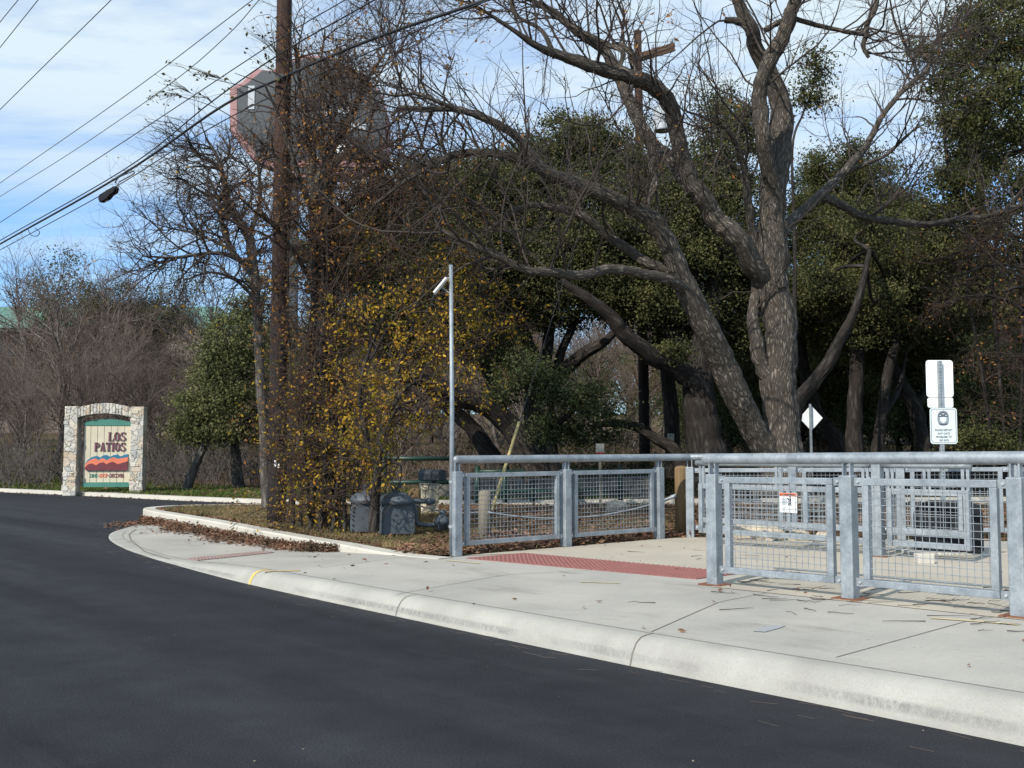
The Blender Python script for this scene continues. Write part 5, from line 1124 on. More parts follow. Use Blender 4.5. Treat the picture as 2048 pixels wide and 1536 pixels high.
# right hand grove
oak('evergreen oak with straight trunk right of the diamond sign', at(1712, 905, 26),
    [[(1713, 950, 26, 42), (1712, 894, 26, 34), (1714, 800, 26, 30), (1715, 727, 26, 29), (1712, 655, 26, 27), (1700, 560, 26, 22), (1690, 470, 26, 14)]],
    [(1640, 335, 29, 48, .8), (1690, 325, 29, 55, .8), (1740, 370, 29, 60, .8), (1620, 420, 27, 55, .8), (1660, 490, 26, 80, .8), (1740, 500, 26, 85, .8), (1620, 570, 25, 65, .8), (1700, 590, 25.5, 80, .7), (1640, 420, 30, 75, .8), (1720, 430, 30, 75, .8), (1790, 470, 30, 80, .8), (1840, 570, 30, 85, .8), (1640, 640, 29, 75, .8), (1740, 660, 29, 80, .7), (1830, 670, 29, 75, .7)], 'oak_leaf_olive', .8)
oak('slim dark oak with crooked trunk left of the gate notice sign', at(1760, 905, 25),
    [[(1752, 945, 25, 30), (1755, 894, 25, 24), (1762, 840, 25, 22), (1768, 790, 25, 21), (1780, 727, 25, 20), (1793, 684, 25, 18), (1806, 620, 25, 15), (1830, 540, 25, 10)], [(1764, 830, 25, 12), (1785, 800, 25.4, 11), (1800, 770, 25.8, 9), (1812, 700, 26, 6)]],
    [(1770, 420, 27, 55, .8), (1820, 560, 25, 80, .8), (1780, 640, 25, 80, .7), (1860, 520, 26, 70, .8), (1760, 560, 26, 60, .8), (1850, 640, 25, 70, .7)], 'oak_leaf', .85)
oak('leaning oak trunk rising to the upper left behind the gate notice sign', at(1850, 905, 27),
    [[(1850, 950, 27, 36), (1846, 894, 27, 30), (1834, 825, 27, 28), (1816, 786, 27, 26), (1790, 740, 27, 20), (1760, 690, 27, 15), (1730, 630, 27, 9)], [(1830, 810, 27, 18), (1862, 770, 27, 16), (1890, 720, 27, 13), (1920, 640, 27, 8)]],
    [(1700, 640, 28, 50, .7), (1880, 600, 27, 75, .8), (1930, 660, 27, 65, .8), (1890, 690, 27, 45, .7), (1750, 720, 28, 26, .7)], 'oak_leaf', .8)
oak('dark trunk leaning right from the foot of the great bare tree', at(1600, 905, 20.5),
    [[(1575, 900, 20.5, 34), (1594, 815, 20.5, 30), (1622, 772, 20.5, 28), (1655, 725, 20.5, 26), (1674, 693, 20.5, 24), (1694, 655, 20.5, 20), (1720, 590, 20.6, 15), (1740, 500, 20.8, 9)]],
    [(1660, 560, 22, 42, .8), (1740, 450, 22, 50, .8), (1760, 590, 22, 48, .7)], 'oak_leaf', .8)
oak('squat dark oak trunk leaning left beyond the diamond sign', at(1680, 905, 29),
    [[(1690, 950, 29, 48), (1676, 894, 29, 38), (1655, 860, 29, 34), (1637, 835, 29, 30), (1615, 770, 29, 26), (1606, 700, 29, 20), (1600, 620, 29, 12)]],
    [(1640, 640, 29, 48, .7), (1590, 590, 29, 42, .8), (1605, 500, 29, 42, .8)], 'oak_leaf', .9)
oak('tall dense oak at the right edge, trunk bending left toward its crown', at(2015, 905, 22),
    [[(2012, 960, 22, 36), (2013, 894, 22, 30), (2026, 798, 22, 28), (2013, 703, 22, 26), (2001, 631, 22, 25), (1984, 584, 22, 24), (1968, 500, 22, 20), (1960, 400, 22, 17), (1962, 300, 22, 12), (1968, 200, 22, 6), (1985, 120, 22, 3)],
     [(1966, 480, 22, 14), (1920, 400, 22, 11), (1895, 320, 22, 8), (1885, 200, 22, 5)], [(2006, 660, 22, 18), (2050, 560, 22, 14), (2070, 420, 22, 10), (2050, 300, 22, 7)]],
    [(1990, 75, 22, 42, .9), (2035, 35, 22, 48, .9), (1965, 35, 22, 36, .8), (1915, 60, 22, 34, .8), (2045, 95, 22, 45, .9), (1860, 110, 22, 26, .8), (2000, 10, 22, 34, .7), (1930, 115, 22, 55, .8), (2025, 150, 22, 55, .8), (1885, 165, 22, 36, .8), (1965, 190, 21.5, 70, .8), (1905, 250, 22, 50, .8), (2020, 260, 22, 65, .8), (1955, 300, 22, 58, .8), (1890, 350, 22, 42, .8), (2030, 370, 22, 58, .8), (1930, 390, 22, 58, .8), (1865, 430, 22, 45, .8), (1980, 460, 22, 70, .8), (1900, 500, 22, 62, .8), (2040, 520, 22, 65, .8), (1960, 570, 22, 65, .8), (2030, 640, 22, 60, .8), (1840, 490, 22.5, 34, .8)], 'oak_leaf_olive', .75, .062, sub=1.0)
oak('slender evergreen sprig tree standing against the sky right of the great bare trunk', at(1600, 905, 21),
    [[(1590, 900, 21, 9), (1588, 700, 21, 8), (1590, 500, 21, 7), (1585, 300, 21, 5), (1605, 230, 21, 4), (1625, 180, 21, 3), (1632, 130, 21, 2)]],
    [(1632, 112, 21, 9, 1.4), (1640, 140, 21, 11, .9), (1620, 128, 21, 8, .8), (1628, 165, 21, 8, 1), (1606, 182, 21, 9, .8), (1622, 195, 21, 12, .8), (1636, 205, 21, 8, .9), (1608, 205, 21, 7, .7)], 'oak_leaf', .35, .055, sub=2.2)
oak('green shrub below the dense oak at the right edge', at(1990, 900, 21), [[(1990, 950, 21, 10), (1985, 860, 21, 8), (1975, 780, 21, 5)]],
    [(1990, 720, 21, 48, .9), (1960, 770, 21, 50, .9), (2020, 790, 21, 55, .9), (1970, 840, 21, 50, .8), (2030, 860, 21, 48, .8), (1930, 800, 21.5, 28, .8), (2050, 720, 21, 40, .9)], 'far_leaf', .75, .055, name='shrub')
oak('low mustard yellow shrub right of the gate notice sign', at(1955, 905, 19.5), [[(1955, 945, 19.5, 6), (1950, 900, 19.5, 5), (1945, 870, 19.5, 3)]],
    [(1945, 872, 19.5, 34, .8), (1975, 885, 19.5, 34, .7), (1925, 895, 19.5, 24, .6), (2005, 900, 19.5, 26, .6)], 'oak_leaf_olive', .8, .05, name='shrub')
# evergreen by the driveway on the left
oak('dense dark green tree with a curved pale trunk right of the entrance sign', at(378, 985, 31),
    [[(372, 992, 31, 22), (380, 960, 31, 19), (393, 925, 31, 17), (408, 890, 31, 15), (425, 850, 31, 13), (440, 780, 31, 9), (455, 680, 31, 6)]],
    [(395, 868, 31, 26, .7), (368, 862, 31, 20, .6), (352, 850, 31, 14, .7), (430, 868, 31, 30, .7), (462, 860, 31, 26, .8), (385, 835, 31, 28, .7), (420, 830, 31, 30, .8), (455, 815, 31, 30, .8), (372, 800, 31, 18, .7), (405, 795, 31, 26, .8), (445, 775, 31, 30, .8), (478, 790, 31, 26, .8), (418, 750, 31, 22, .9), (455, 735, 31, 28, .9), (432, 712, 31, 22, 1), (415, 690, 31, 14, 1), (455, 690, 31, 24, 1), (438, 655, 31, 18, 1.1), (465, 640, 31, 18, 1.1)], 'cedar_leaf', .5, .075, 'bark_grey', 1.5)
oak('second dense green tree, its grey trunk between the driveway kerb and utility pole', at(474, 972, 33),
    [[(478, 985, 33, 26), (475, 950, 33, 22), (470, 900, 33, 18), (472, 840, 33, 14), (480, 740, 33, 9), (480, 640, 33, 6)]],
    [(500, 870, 33, 26, .7), (515, 840, 33, 28, .8), (485, 835, 33, 24, .8), (500, 795, 33, 28, .8), (520, 760, 33, 28, .8), (488, 745, 33, 24, .9), (505, 710, 33, 26, .9), (478, 690, 33, 20, 1), (515, 665, 33, 24, 1), (488, 640, 33, 20, 1), (510, 605, 33, 20, 1), (470, 610, 33, 13, 1.1), (525, 560, 33, 18, 1)], 'cedar_leaf', .5, .075, 'bark_grey', 1.5)

# ---- bare trees: slender grey one left of the pole and the vine-hung elm
def bare(name, label, base, trunks, counts, mt='twig', bark='bark_grey', up_=.15, S=12, L1=(1.0, 2.4), ridge=.03, group=None, sc=1.0, wt=None, clear=None):
    def cut(c):
        if not clear: return c
        e = c[0][:, -1]; u = 1024 + e[:, 0] / e[:, 1] * FPX; v = 904 - (e[:, 2] - CZ) / e[:, 1] * FPX
        k = ~((u < clear[0]) & (v < clear[1])) | (rng.uniform(size=len(u)) < .12); return c[0][k], c[1][k]
    tl = [limb(t, None, .04) for t in trunks]; root = tree_root(name, (base[0], base[1], .1), label, 'tree', group)
    b = MB(); limbs_mesh(b, tl, S, ridge); build_at(b, 'trunk', M[bark], root)
    PP, RR = stackp(tl); n1, n2, n3 = counts
    ww = np.linalg.norm(np.diff(PP, axis=1), axis=2).sum(1)
    if wt: ww = ww * np.array(wt)
    c1 = grow(PP, RR, n1, L1, 58, 8, .022 * sc, .3, up_, .2, .35, 1, .75, ww); c1 = cut(c1); c2 = cut(grow(*c1, n2, (.4, 1.1), 50, 6, .009 * sc, .4, up_ * .6, .25, .1)); c3 = cut(grow(*c2, n3, (.15, .5), 45, 4, .0045 * sc, .5, 0, .25))
    b = MB(); batch(b, *c1, 5); batch(b, *c2, 4); build_at(b, 'branches', M[mt], root); b = MB(); batch(b, *c3, 3); build_at(b, 'twigs', M[mt], root)
    return root, c1, c2, c3
dl = 19.3
rt, c1, c2, c3 = bare('hackberry_tree', 'slender grey barked bare tree just left of the utility pole', at(533, 1018, dl),
    [[(536, 1030, dl, 26), (533, 988, dl, 22), (528, 930, dl, 20), (527, 851, dl, 20), (521, 734, dl, 20), (516, 637, dl, 19), (510, 560, dl, 20), (500, 482, dl, 20), (485, 452, dl, 19), (467, 423, dl, 17), (452, 391, dl, 14), (447, 358, dl, 11), (436, 316, dl, 8), (412, 277, dl, 4)],
     [(505, 520, dl, 14), (480, 520, dl - .3, 12), (457, 488, dl - .4, 11), (442, 440, dl - .5, 9), (436, 397, dl - .6, 7), (415, 350, dl - .7, 4)],
     [(498, 530, dl, 10), (450, 508, dl - .4, 9), (405, 508, dl - .8, 7), (350, 515, dl - 1.2, 6), (285, 512, dl - 1.6, 3)],
     [(508, 560, dl, 9), (460, 500, dl + .6, 7), (400, 470, dl + 1, 6), (335, 455, dl + 1.2, 3)],
     [(497, 480, dl, 10), (520, 400, dl + .3, 8), (515, 320, dl + .5, 6), (500, 250, dl + .6, 3)],
     [(452, 400, dl, 8), (405, 385, dl - .3, 6), (350, 350, dl - .6, 3)],
     [(512, 600, dl, 8), (470, 560, dl - .4, 6), (420, 545, dl - .8, 5), (370, 560, dl - 1, 3)]], (120, 850, 3200), 'twig', 'bark_grey', .0, L1=(.5, 1.3), clear=(540, 215))
b = MB(); b.add(*leaf_quads(along(c3[0], 260, .01, .4), .06, .55, .3)); build_at(b, 'foliage', M['yellow_leaf'], rt, False)
# long thin shoots with pale leaves against the sky
de = 15.0
elm = [[(668, 1075, de, 62), (660, 1000, de, 50), (652, 900, de, 46), (646, 800, de, 44), (640, 700, de, 42), (640, 600, de, 42), (636, 500, de, 42), (636, 420, de, 40), (640, 370, de, 34), (650, 330, de, 24), (662, 290, de, 20), (690, 254, de, 15), (712, 215, de, 9), (740, 150, de, 5)],
       [(638, 400, de, 26), (624, 360, de + .2, 22), (624, 300, de + .3, 17), (612, 240, de + .4, 12), (600, 170, de + .5, 8), (590, 90, de + .5, 5)],
       [(648, 345, de, 18), (690, 310, de - .3, 14), (730, 300, de - .5, 10), (775, 320, de - .7, 6)],
       [(640, 480, de, 16), (690, 420, de - .3, 13), (730, 390, de - .5, 10), (790, 372, de - .8, 6)],
       [(634, 430, de, 14), (600, 370, de - .4, 9), (555, 315, de - .7, 5), (500, 262, de - .9, 3), (430, 215, de - 1.0, 1.6), (335, 185, de - 1.1, .8)],
       [(634, 450, de, 12), (590, 330, de - .5, 10), (560, 240, de - .7, 7), (530, 170, de - .9, 4)],
       [(626, 310, de, 9), (590, 255, de - .3, 5), (520, 185, de - .6, 2.2), (410, 155, de - 1.0, .9)],
       [(622, 560, de, 10), (570, 480, de - .5, 8), (520, 420, de - .8, 5)],
       [(655, 320, de, 9), (660, 240, de - .2, 7), (640, 160, de - .3, 5), (650, 60, de - .3, 3)],
       [(690, 254, de, 8), (720, 180, de + .2, 6), (780, 90, de + .3, 4), (810, 10, de + .4, 3)]]
rt, e1, e2, e3 = bare('elm_tree', 'tall brown tree choked with vines directly right of the utility pole', at(668, 1070, de), elm, (145, 1300, 4400), 'twig_red', 'bark_pecan', .06, 16, (.5, 1.35), .05, sc=.8, wt=[1.2, 1, 1.5, 1.5, .25, .5, .25, .9, .9, .8], clear=(525, 235))
b = MB(); lp_ = np.vstack([along(e3[0], 3000, .015, .3), along(e2[0], 500, .03)]); lp_ = lp_[(lp_[:, 2] < 7.8) & (lp_[:, 0] / lp_[:, 1] > -.29)]
b.add(*leaf_quads(lp_, .06, .5, .5)); build_at(b, 'foliage', M['rust_leaf'], rt, False)
tips, shoots = [], []
for x, y, n, sc_, fx, fy in ((333, 125, 3, .03, 400, 158), (330, 168, 14, .06, 400, 198), (325, 192, 16, .08, 380, 200), (385, 145, 14, .08, 450, 165), (410, 152, 10, .08, 455, 165), (300, 195, 6, .05, 340, 187), (520, 72, 12, .10, 572, 130), (545, 110, 16, .10, 590, 150), (500, 65, 6, .08, 560, 120), (540, 140, 10, .10, 590, 190), (390, 185, 10, .10, 440, 220), (450, 175, 10, .10, 505, 200), (505, 118, 8, .09, 575, 170)):
    c = at(x, y, de - 1.05); f0 = at(fx, fy, de - .9); lf = c + rng.normal(size=(n, 3)) * sc_; tips.append(lf)
    mid = (c + f0) / 2 + np.array([0, 0, .05]); shoots.append(np.stack([np.repeat(f0[None], n, 0), np.repeat(((f0 + mid) / 2)[None], n, 0), np.repeat(mid[None], n, 0) + rng.normal(size=(n, 3)) * .012, (mid + lf) / 2, lf + .004], 1))
tips = np.vstack(tips); shoots = np.vstack(shoots); b = MB(); batch(b, shoots, np.tile(np.linspace(.0035, .0018, 5), (len(shoots), 1)), 3); build_at(b, 'leafy_shoots', M['twig'], rt)
b = MB(); b.add(*leaf_quads(tips, .055, .6, .3)); build_at(b, 'tip_leaves', M['oak_leaf_olive'], rt, False)

# ---- yellow leaved vine thicket round the pole and meters
def thicket(label, name, stems, nb, leaves, lm, mt='twig_red', lsize=.058, cap=None):
    base = stems[0][0]; root = tree_root(name, (*at(base[0], base[1], base[2])[:2], .15), label, 'shrub')
    tl = [limb(t, 14, .06) for t in stems]; b = MB(); limbs_mesh(b, tl, 8, .05); build_at(b, 'stems', M['bark_oak'], root)
    PP, RR = stackp(tl); c1 = grow(PP, RR, nb[0], (.4, 1.2), 60, 7, .010, .3, -.05, .3, .1); c2 = grow(*c1, nb[1], (.2, .6), 55, 5, .005, .4, -.12, .3, .1); c3 = grow(*c2, nb[2], (.12, .35), 50, 4, .003, .5, -.1, .3)
    def keepc(c):
        e = c[0][:, -1]; u = 1024 + e[:, 0] / e[:, 1] * FPX; v = 904 - (e[:, 2] - CZ) / e[:, 1] * FPX; k = ~((u > 805) & (u < 1000) & (v > 870)) & ~((u > 752) & (u < 1000) & (v > 985)); return c[0][k], c[1][k]
    c1, c2, c3 = keepc(c1), keepc(c2), keepc(c3)
    b = MB(); batch(b, *c1, 4); batch(b, *c2, 3); batch(b, *c3, 3); build_at(b, 'twigs', M[mt], root)
    k2 = rng.permutation(len(c2[0]))[:int(len(c2[0]) * .27)]; k3 = rng.permutation(len(c3[0]))[:int(len(c3[0]) * .28)]
    P_ = np.vstack([along(c3[0][k3], int(leaves * .5), .03), along(c2[0][k2], int(leaves * .5), .07)]); uu_ = 1024 + P_[:, 0] / P_[:, 1] * FPX; vv_ = 904 - (P_[:, 2] - CZ) / P_[:, 1] * FPX
    P_ = P_[(P_[:, 2] > .2) & ~((uu_ > 700) & (uu_ < 1000) & (vv_ > 985)) & ~((uu_ > 812) & (uu_ < 1000) & (vv_ > 880))]
    b = MB(); b.add(*leaf_quads(P_, lsize, .55, .6)); build_at(b, 'foliage', M[lm], root, False); return root
dv = 14.3
thicket('bushy yellow leaved sapling over the gas meters', 'vine_thicket',
    [[(747, 1062, 13.0, 24), (750, 1000, 13.0, 21), (756, 940, 13.0, 18), (760, 880, 13.0, 15), (780, 800, 13.2, 11), (800, 720, 13.5, 8), (830, 640, 13.8, 5)], [(756, 930, 13, 12), (730, 860, 13.2, 10), (720, 780, 13.4, 8), (740, 700, 13.6, 6), (770, 630, 13.8, 4)], [(758, 890, 13, 9), (780, 840, 12.9, 8), (805, 810, 12.9, 6), (840, 800, 13, 4)],
     [(765, 850, 13, 8), (810, 780, 13, 7), (850, 760, 13.1, 5), (880, 790, 13.1, 3)], [(745, 980, 13, 8), (770, 930, 12.8, 6), (800, 930, 12.7, 5), (800, 965, 12.7, 3)], [(740, 720, 13.5, 6), (790, 640, 13.7, 5), (860, 600, 14, 4), (920, 560, 14.4, 3)], [(800, 720, 13.5, 6), (860, 690, 13.8, 5), (920, 700, 14, 4), (960, 690, 14.2, 3)]],
    (120, 560, 1200), 5000, 'yellow_leaf', lsize=.052)
thicket('tangle of yellow and orange vine leaves at the foot of the tall brown tree', 'vine_thicket',
    [[(x, 1068, Y, 9), (x + dx * .3, 980, Y, 8), (x + dx * .7, 880, Y, 6), (x + dx, yt, Y + .2, 4)] for x, Y, dx, yt in ((600, 14.6, 15, 800), (622, 14.3, -20, 760), (640, 14.0, 20, 820), (665, 13.9, 30, 780), (690, 13.8, -10, 820), (700, 13.9, 30, 720), (715, 13.7, 5, 850), (655, 14.5, -30, 700), (585, 14.8, 5, 860), (725, 13.9, -20, 900))],
    (150, 760, 1900), 2300, 'yellow_leaf', lsize=.052)
thicket('reddish brown vines climbing the tall brown tree trunk', 'vine_thicket',
    [[(x, 1050, Y, 8), (x + 8, 880, Y, 9), (x - 8, 720, Y, 9), (x + 6, 560, Y, 8), (x, yt, Y, 5)] for x, Y, yt in ((640, 14.6, 420), (662, 14.6, 380), (625, 14.8, 460), (672, 14.9, 500), (650, 14.5, 330))] + [[(580, 1040, 15.2, 6), (585, 800, 15.2, 6), (575, 600, 15.2, 5), (582, 330, 15.2, 3)]],
    (230, 1500, 3400), 2600, 'rust_leaf')
thicket('loose hanging strands of small golden leaves beside the lamp pole top', 'vine_thicket',
    [[(720, 560, 14.6, 7), (790, 500, 14.6, 6), (870, 480, 14.8, 5), (940, 500, 15, 3)], [(700, 620, 14.4, 7), (780, 560, 14.5, 6), (850, 540, 14.8, 4), (910, 580, 15, 3)], [(690, 520, 14.8, 7), (740, 460, 14.8, 5), (800, 430, 15, 4)], [(880, 500, 15, 4), (950, 560, 15.2, 4), (980, 640, 15.4, 3)], [(860, 560, 15, 4), (880, 650, 15, 4), (930, 720, 15.2, 3)]],
    (80, 380, 900), 1250, 'yellow_leaf', lsize=.055)

thicket('brown leafless vine tangle hanging from the oak at the right edge', 'vine_thicket',
    [[(x, 900, 19.5, 6), (x + dx * .5, 720, 19.3, 7), (x + dx, 560, 19.2, 6), (x + dx * .4, yt, 19.2, 4)] for x, dx, yt in ((2010, -25, 430), (2040, 10, 380), (1985, -50, 450), (2060, -20, 480))] + [[(2075, 640, 19, 8), (2010, 600, 18.9, 7), (1950, 590, 18.8, 5), (1890, 610, 18.8, 3)], [(2070, 480, 19, 7), (2000, 470, 18.9, 6), (1930, 500, 18.8, 4), (1870, 520, 18.8, 3)], [(2080, 590, 19, 9), (2040, 575, 18.8, 7), (2005, 585, 18.7, 6)], [(2075, 540, 19, 6), (1980, 530, 18.8, 5), (1900, 560, 18.7, 3)]],
    (130, 900, 2000), 500, 'rust_leaf')

# ---- prototype bare trees for the far woods, copied about
def proto_bare(seed, h, r, n1, n2, n3, spread=1.0, tr=2.0):
    global rng
    keep = rng; rng = np.random.default_rng(seed)
    root = empty('bare_tree', (0, 0, 0), '', 'tree'); K = 12
    z = np.linspace(0, h * .82, K); x = np.cumsum(rng.normal(size=K)) * h * .012; y = np.cumsum(rng.normal(size=K)) * h * .012
    tP = np.stack([x - x[0], y - y[0], z - .3], 1); tr_ = r * np.linspace(1, .12, K); ml = [(spline(tP, 20), np.interp(np.linspace(0, 1, 20), np.linspace(0, 1, K), tr_))]
    PP, RR = stackp(ml); a = grow(PP, RR, n1, (h * .22 * spread, h * .5 * spread), 48, 9, r * .4, .25, .3, .16, .22, .98)
    b_ = grow(*a, n2, (h * .08, h * .2), 45, 6, r * .13, .35, .2, .2, .15); c = grow(*b_, n3, (h * .04, h * .11), 45, 5, r * .065, .5, .1, .25, .1)
    m = MB(); limbs_mesh(m, ml, 9, .04); V, F, uv = tubes(*a, 6); m.add(V, F, 0, [uv]); m.build('trunk', M['bark_pale'], root, True)
    m = MB(); batch(m, *b_, 3); batch(m, *c, 3); rng = keep
    return root, m, (a, b_, c)
protos = []
for k, (s, h, r, mt) in enumerate(((1, 9.0, .13, 'twig_brown'), (2, 8.0, .11, 'twig_brown'), (3, 10.5, .16, 'twig_brown'), (4, 6.5, .09, 'twig_brown'))):
    rt_, m, _ = proto_bare(s, h, r * 1.15, 30, 300, 1150); m.build('crown', M[mt], rt_, True); protos.append(rt_)
used = [False] * 8
def put(pr, k, x, y, sc, rz, label, group, z=None):
    o = pr[k]
    if used_flag.get(id(pr), [False] * 9)[k]: o = copy_tree(pr[k])
    used_flag.setdefault(id(pr), [False] * 9)[k] = True
    o.location = (x, y, (float(terrain(x, y)) if z is None else z) - .05); o.scale = (sc,) * 3; o.rotation_euler = (0, 0, rz); tag(o, label, 'tree', group); return o
used_flag = {}
r2 = np.random.default_rng(77)
GT = 'bare trees of the thicket behind the entrance sign'; LT = 'leafless brown tree in the thicket behind the stone entrance sign'
spots = []
for d in (38, 42, 47, 52, 58):
    for x in np.linspace(-.50 * d - 2, -.20 * d, int(9 + (d - 38) * .1)): spots.append((x + r2.uniform(-.8, .8), d + r2.uniform(-1.5, 1.5)))
for k, (x, y) in enumerate(spots):
    px_ = 1024 + x / y * 2048; topy = np.interp(px_, [0, 105, 140, 210, 300, 340, 400, 520], [668, 662, 610, 590, 632, 668, 695, 650]) + (0 if y > 50 else 40 + r2.uniform(0, 70))
    hh_ = (904 - topy) / 2048 * y + CZ - float(terrain(x, y)); kk = int(r2.integers(0, 4)); put(protos, kk, x, y, max(.45, hh_ / (9.0, 8.0, 10.5, 6.5)[kk] * r2.uniform(.85, 1.02)), r2.uniform(0, 6.3), LT, GT)
for (x, Y, ty, kk, lab) in ((25, 50, 530, 2, 'bare tree poking above the thicket at the left picture edge'), (112, 44, 540, 2, 'pale forked bare tree directly above the stone entrance sign'), (222, 56, 520, 2, 'reddish bare treetop standing highest above the thicket'), (405, 46, 560, 2, 'bare tree leaning behind the dense green tree')):
    p = at(x, 905, Y); put(protos, kk, p[0], p[1], ((904 - ty) / 2048 * Y + CZ - float(terrain(p[0], p[1]))) / 10.2, r2.uniform(0, 6), lab, None)
GW = 'bare trees of the woods beyond the oak grove'; LW = 'thin leafless tree in the brown woods far beyond the oak grove'
for d in (36, 41, 47, 54, 62, 74, 90):
    for x in np.linspace(-.17 * d, .58 * d, int(d * .34) if d < 70 else 22):
        x += r2.uniform(-1, 1); y = d + r2.uniform(-2, 2)
        if abs(x - 4) < 1.2 and y < 38: continue
        kk = int(r2.integers(0, 4)); put(protos, kk, x, y, r2.uniform(.55, .85) * (1 if d < 60 else 1.45), r2.uniform(0, 6.3), LW, GW)
# evergreens among the far woods
def proto_green(seed, h, mt):
    global rng
    keep = rng; rng = np.random.default_rng(seed); root = empty('evergreen_tree', (0, 0, 0), '', 'tree')
    tP = np.stack([np.cumsum(rng.normal(size=10)) * .08, np.cumsum(rng.normal(size=10)) * .08, np.linspace(-.3, h * .8, 10)], 1); ml = [(spline(tP, 16), np.linspace(.16, .04, 16))]
    PP, RR = stackp(ml); a = grow(PP, RR, 26, (h * .18, h * .4), 60, 7, .06, .3, .2, .2, .3, 1.0); b_ = grow(*a, 300, (.4, 1.0), 50, 5, .02, .4, .05, .3, .2)
    m = MB(); limbs_mesh(m, ml, 9, .04); V, F, uv = tubes(*a, 5); m.add(V, F, 0, [uv]); m.build('trunk', M['bark_oak'], root, True)
    m = MB(); batch(m, *b_, 3); m.build('branches', M['twig'], root, True)
    e = b_[0][:, -1]; n = 70; q = np.repeat(e, n, 0) + rng.normal(size=(len(e) * n, 3)) * [.30, .30, .2]
    m = MB(); m.add(*leaf_quads(q, .11, .5)); m.build('foliage', M[mt], root, False); rng = keep; return root
greens = [proto_green(21, 7.5, 'far_leaf'), proto_green(22, 8.5, 'oak_leaf_olive')]
GG = 'evergreens scattered through the far woods'
for x, Y, ty in ((1400, 37, 660), (1460, 34, 640), (1530, 36, 620), (1600, 35, 640), (1670, 37, 600), (1740, 34, 620), (1800, 37, 600), (1860, 35, 620), (1920, 34, 600), (1980, 36, 590), (2040, 34, 600), (2100, 36, 600), (1440, 41, 620), (1560, 41, 620), (1640, 42, 610), (1720, 40, 600), (1830, 41, 600), (1890, 40, 600), (1960, 41, 590), (2020, 40, 590)):
    p = at(x, 905, Y); hh_ = (904 - ty) / 2048 * Y + CZ - float(terrain(p[0], p[1])); kk = int(r2.integers(0, 2)); put(greens, kk, p[0], p[1], hh_ / (7.0, 8.0)[kk], r2.uniform(0, 6), 'dark evergreen in the woods beyond the oak grove', GG)

for k, (x, Y, ty) in enumerate(((165, 60, 570), (240, 58, 575), (300, 60, 600), (1480, 48, 640), (1560, 44, 620), (1640, 46, 640), (1760, 44, 600), (1850, 48, 620), (1930, 44, 590), (2010, 46, 600), (2080, 44, 600), (1200, 52, 700), (1120, 58, 690), (1290, 50, 715), (1350, 58, 690), (1040, 54, 700), (860, 58, 690), (1740, 66, 660), (1880, 62, 650), (1580, 64, 650), (1480, 66, 660), (1690, 60, 640), (1420, 60, 660), (820, 46, 660), (720, 44, 620), (940, 50, 680), (620, 42, 700), (560, 44, 640))):
    p = at(x, 905, Y); hh_ = (904 - ty) / 2048 * Y + CZ - float(terrain(p[0], p[1]))
    put(greens, k % 2, p[0], p[1], hh_ / (7.0, 8.0)[k % 2], r2.uniform(0, 6), 'dark evergreen rounding above the brown thicket near the green roofed house' if x < 300 else 'dark evergreen in the woods beyond the oak grove', 'evergreens above the thicket' if x < 300 else GG)

# ---- undergrowth, hedge, grass, litter
def brush(name, label, xs, n, h, mt, leafm, nl, kind='stuff'):
    x = r2.uniform(xs[0], xs[1], n); y = r2.uniform(xs[2], xs[3], n); z = terrain(x, y) - .05
    P = np.stack([x, y, z], 1); d = unit(r2.normal(size=(n, 3)) * [.5, .5, .1] + [0, 0, 1]); L = r2.uniform(h * .4, h, n)[:, None]; out = [P]
    for k in range(5): P = P + d * L / 5; out.append(P); d = unit(d + r2.normal(size=(n, 3)) * .22)
    PP = np.stack(out, 1); RR = np.tile(np.linspace(.016, .005, 6), (n, 1)); c = grow(PP, RR, n * 4, (h * .15, h * .45), 45, 5, .006, .5, .1, .25, .1)
    b = MB(); batch(b, PP, RR, 3); batch(b, *c, 3)
    o = b.build(name, [M[mt], M[leafm]] if leafm else M[mt], smooth=True); tag(o, label, 'undergrowth', None, kind)
    if leafm:
        b = MB(); b.add(*leaf_quads(along(c[0], nl, .06), .09, .5)); o = b.build('brush_leaves', M[leafm]); tag(o, label.replace('twiggy', 'leafy'), 'undergrowth', None, 'stuff')
brush('undergrowth', 'twiggy brown undergrowth at the foot of the thicket', (-24, -6, 32.5, 44), 1500, 2.0, 'twig_grey', 'oak_leaf_olive', 2600)
brush('undergrowth', 'twiggy brown undergrowth beneath the oak grove', (-6, 24, 29, 46), 1800, 1.9, 'twig_brown', 'far_leaf', 9000)
hp_ = []
for x in np.linspace(.7, 4.6, 14): hp_.append(np.array([x, 28.6 + r2.uniform(-.3, .3), .55]) + r2.normal(size=(900, 3)) * [.32, .3, .27])
b = MB(); hp_ = np.vstack(hp_); hp_ = hp_[hp_[:, 2] > .05]; b.add(*leaf_quads(hp_, .07, .5)); o = b.build('hedge', M['oak_leaf']); tag(o, 'low dark green hedge behind the stone wall', 'hedge')

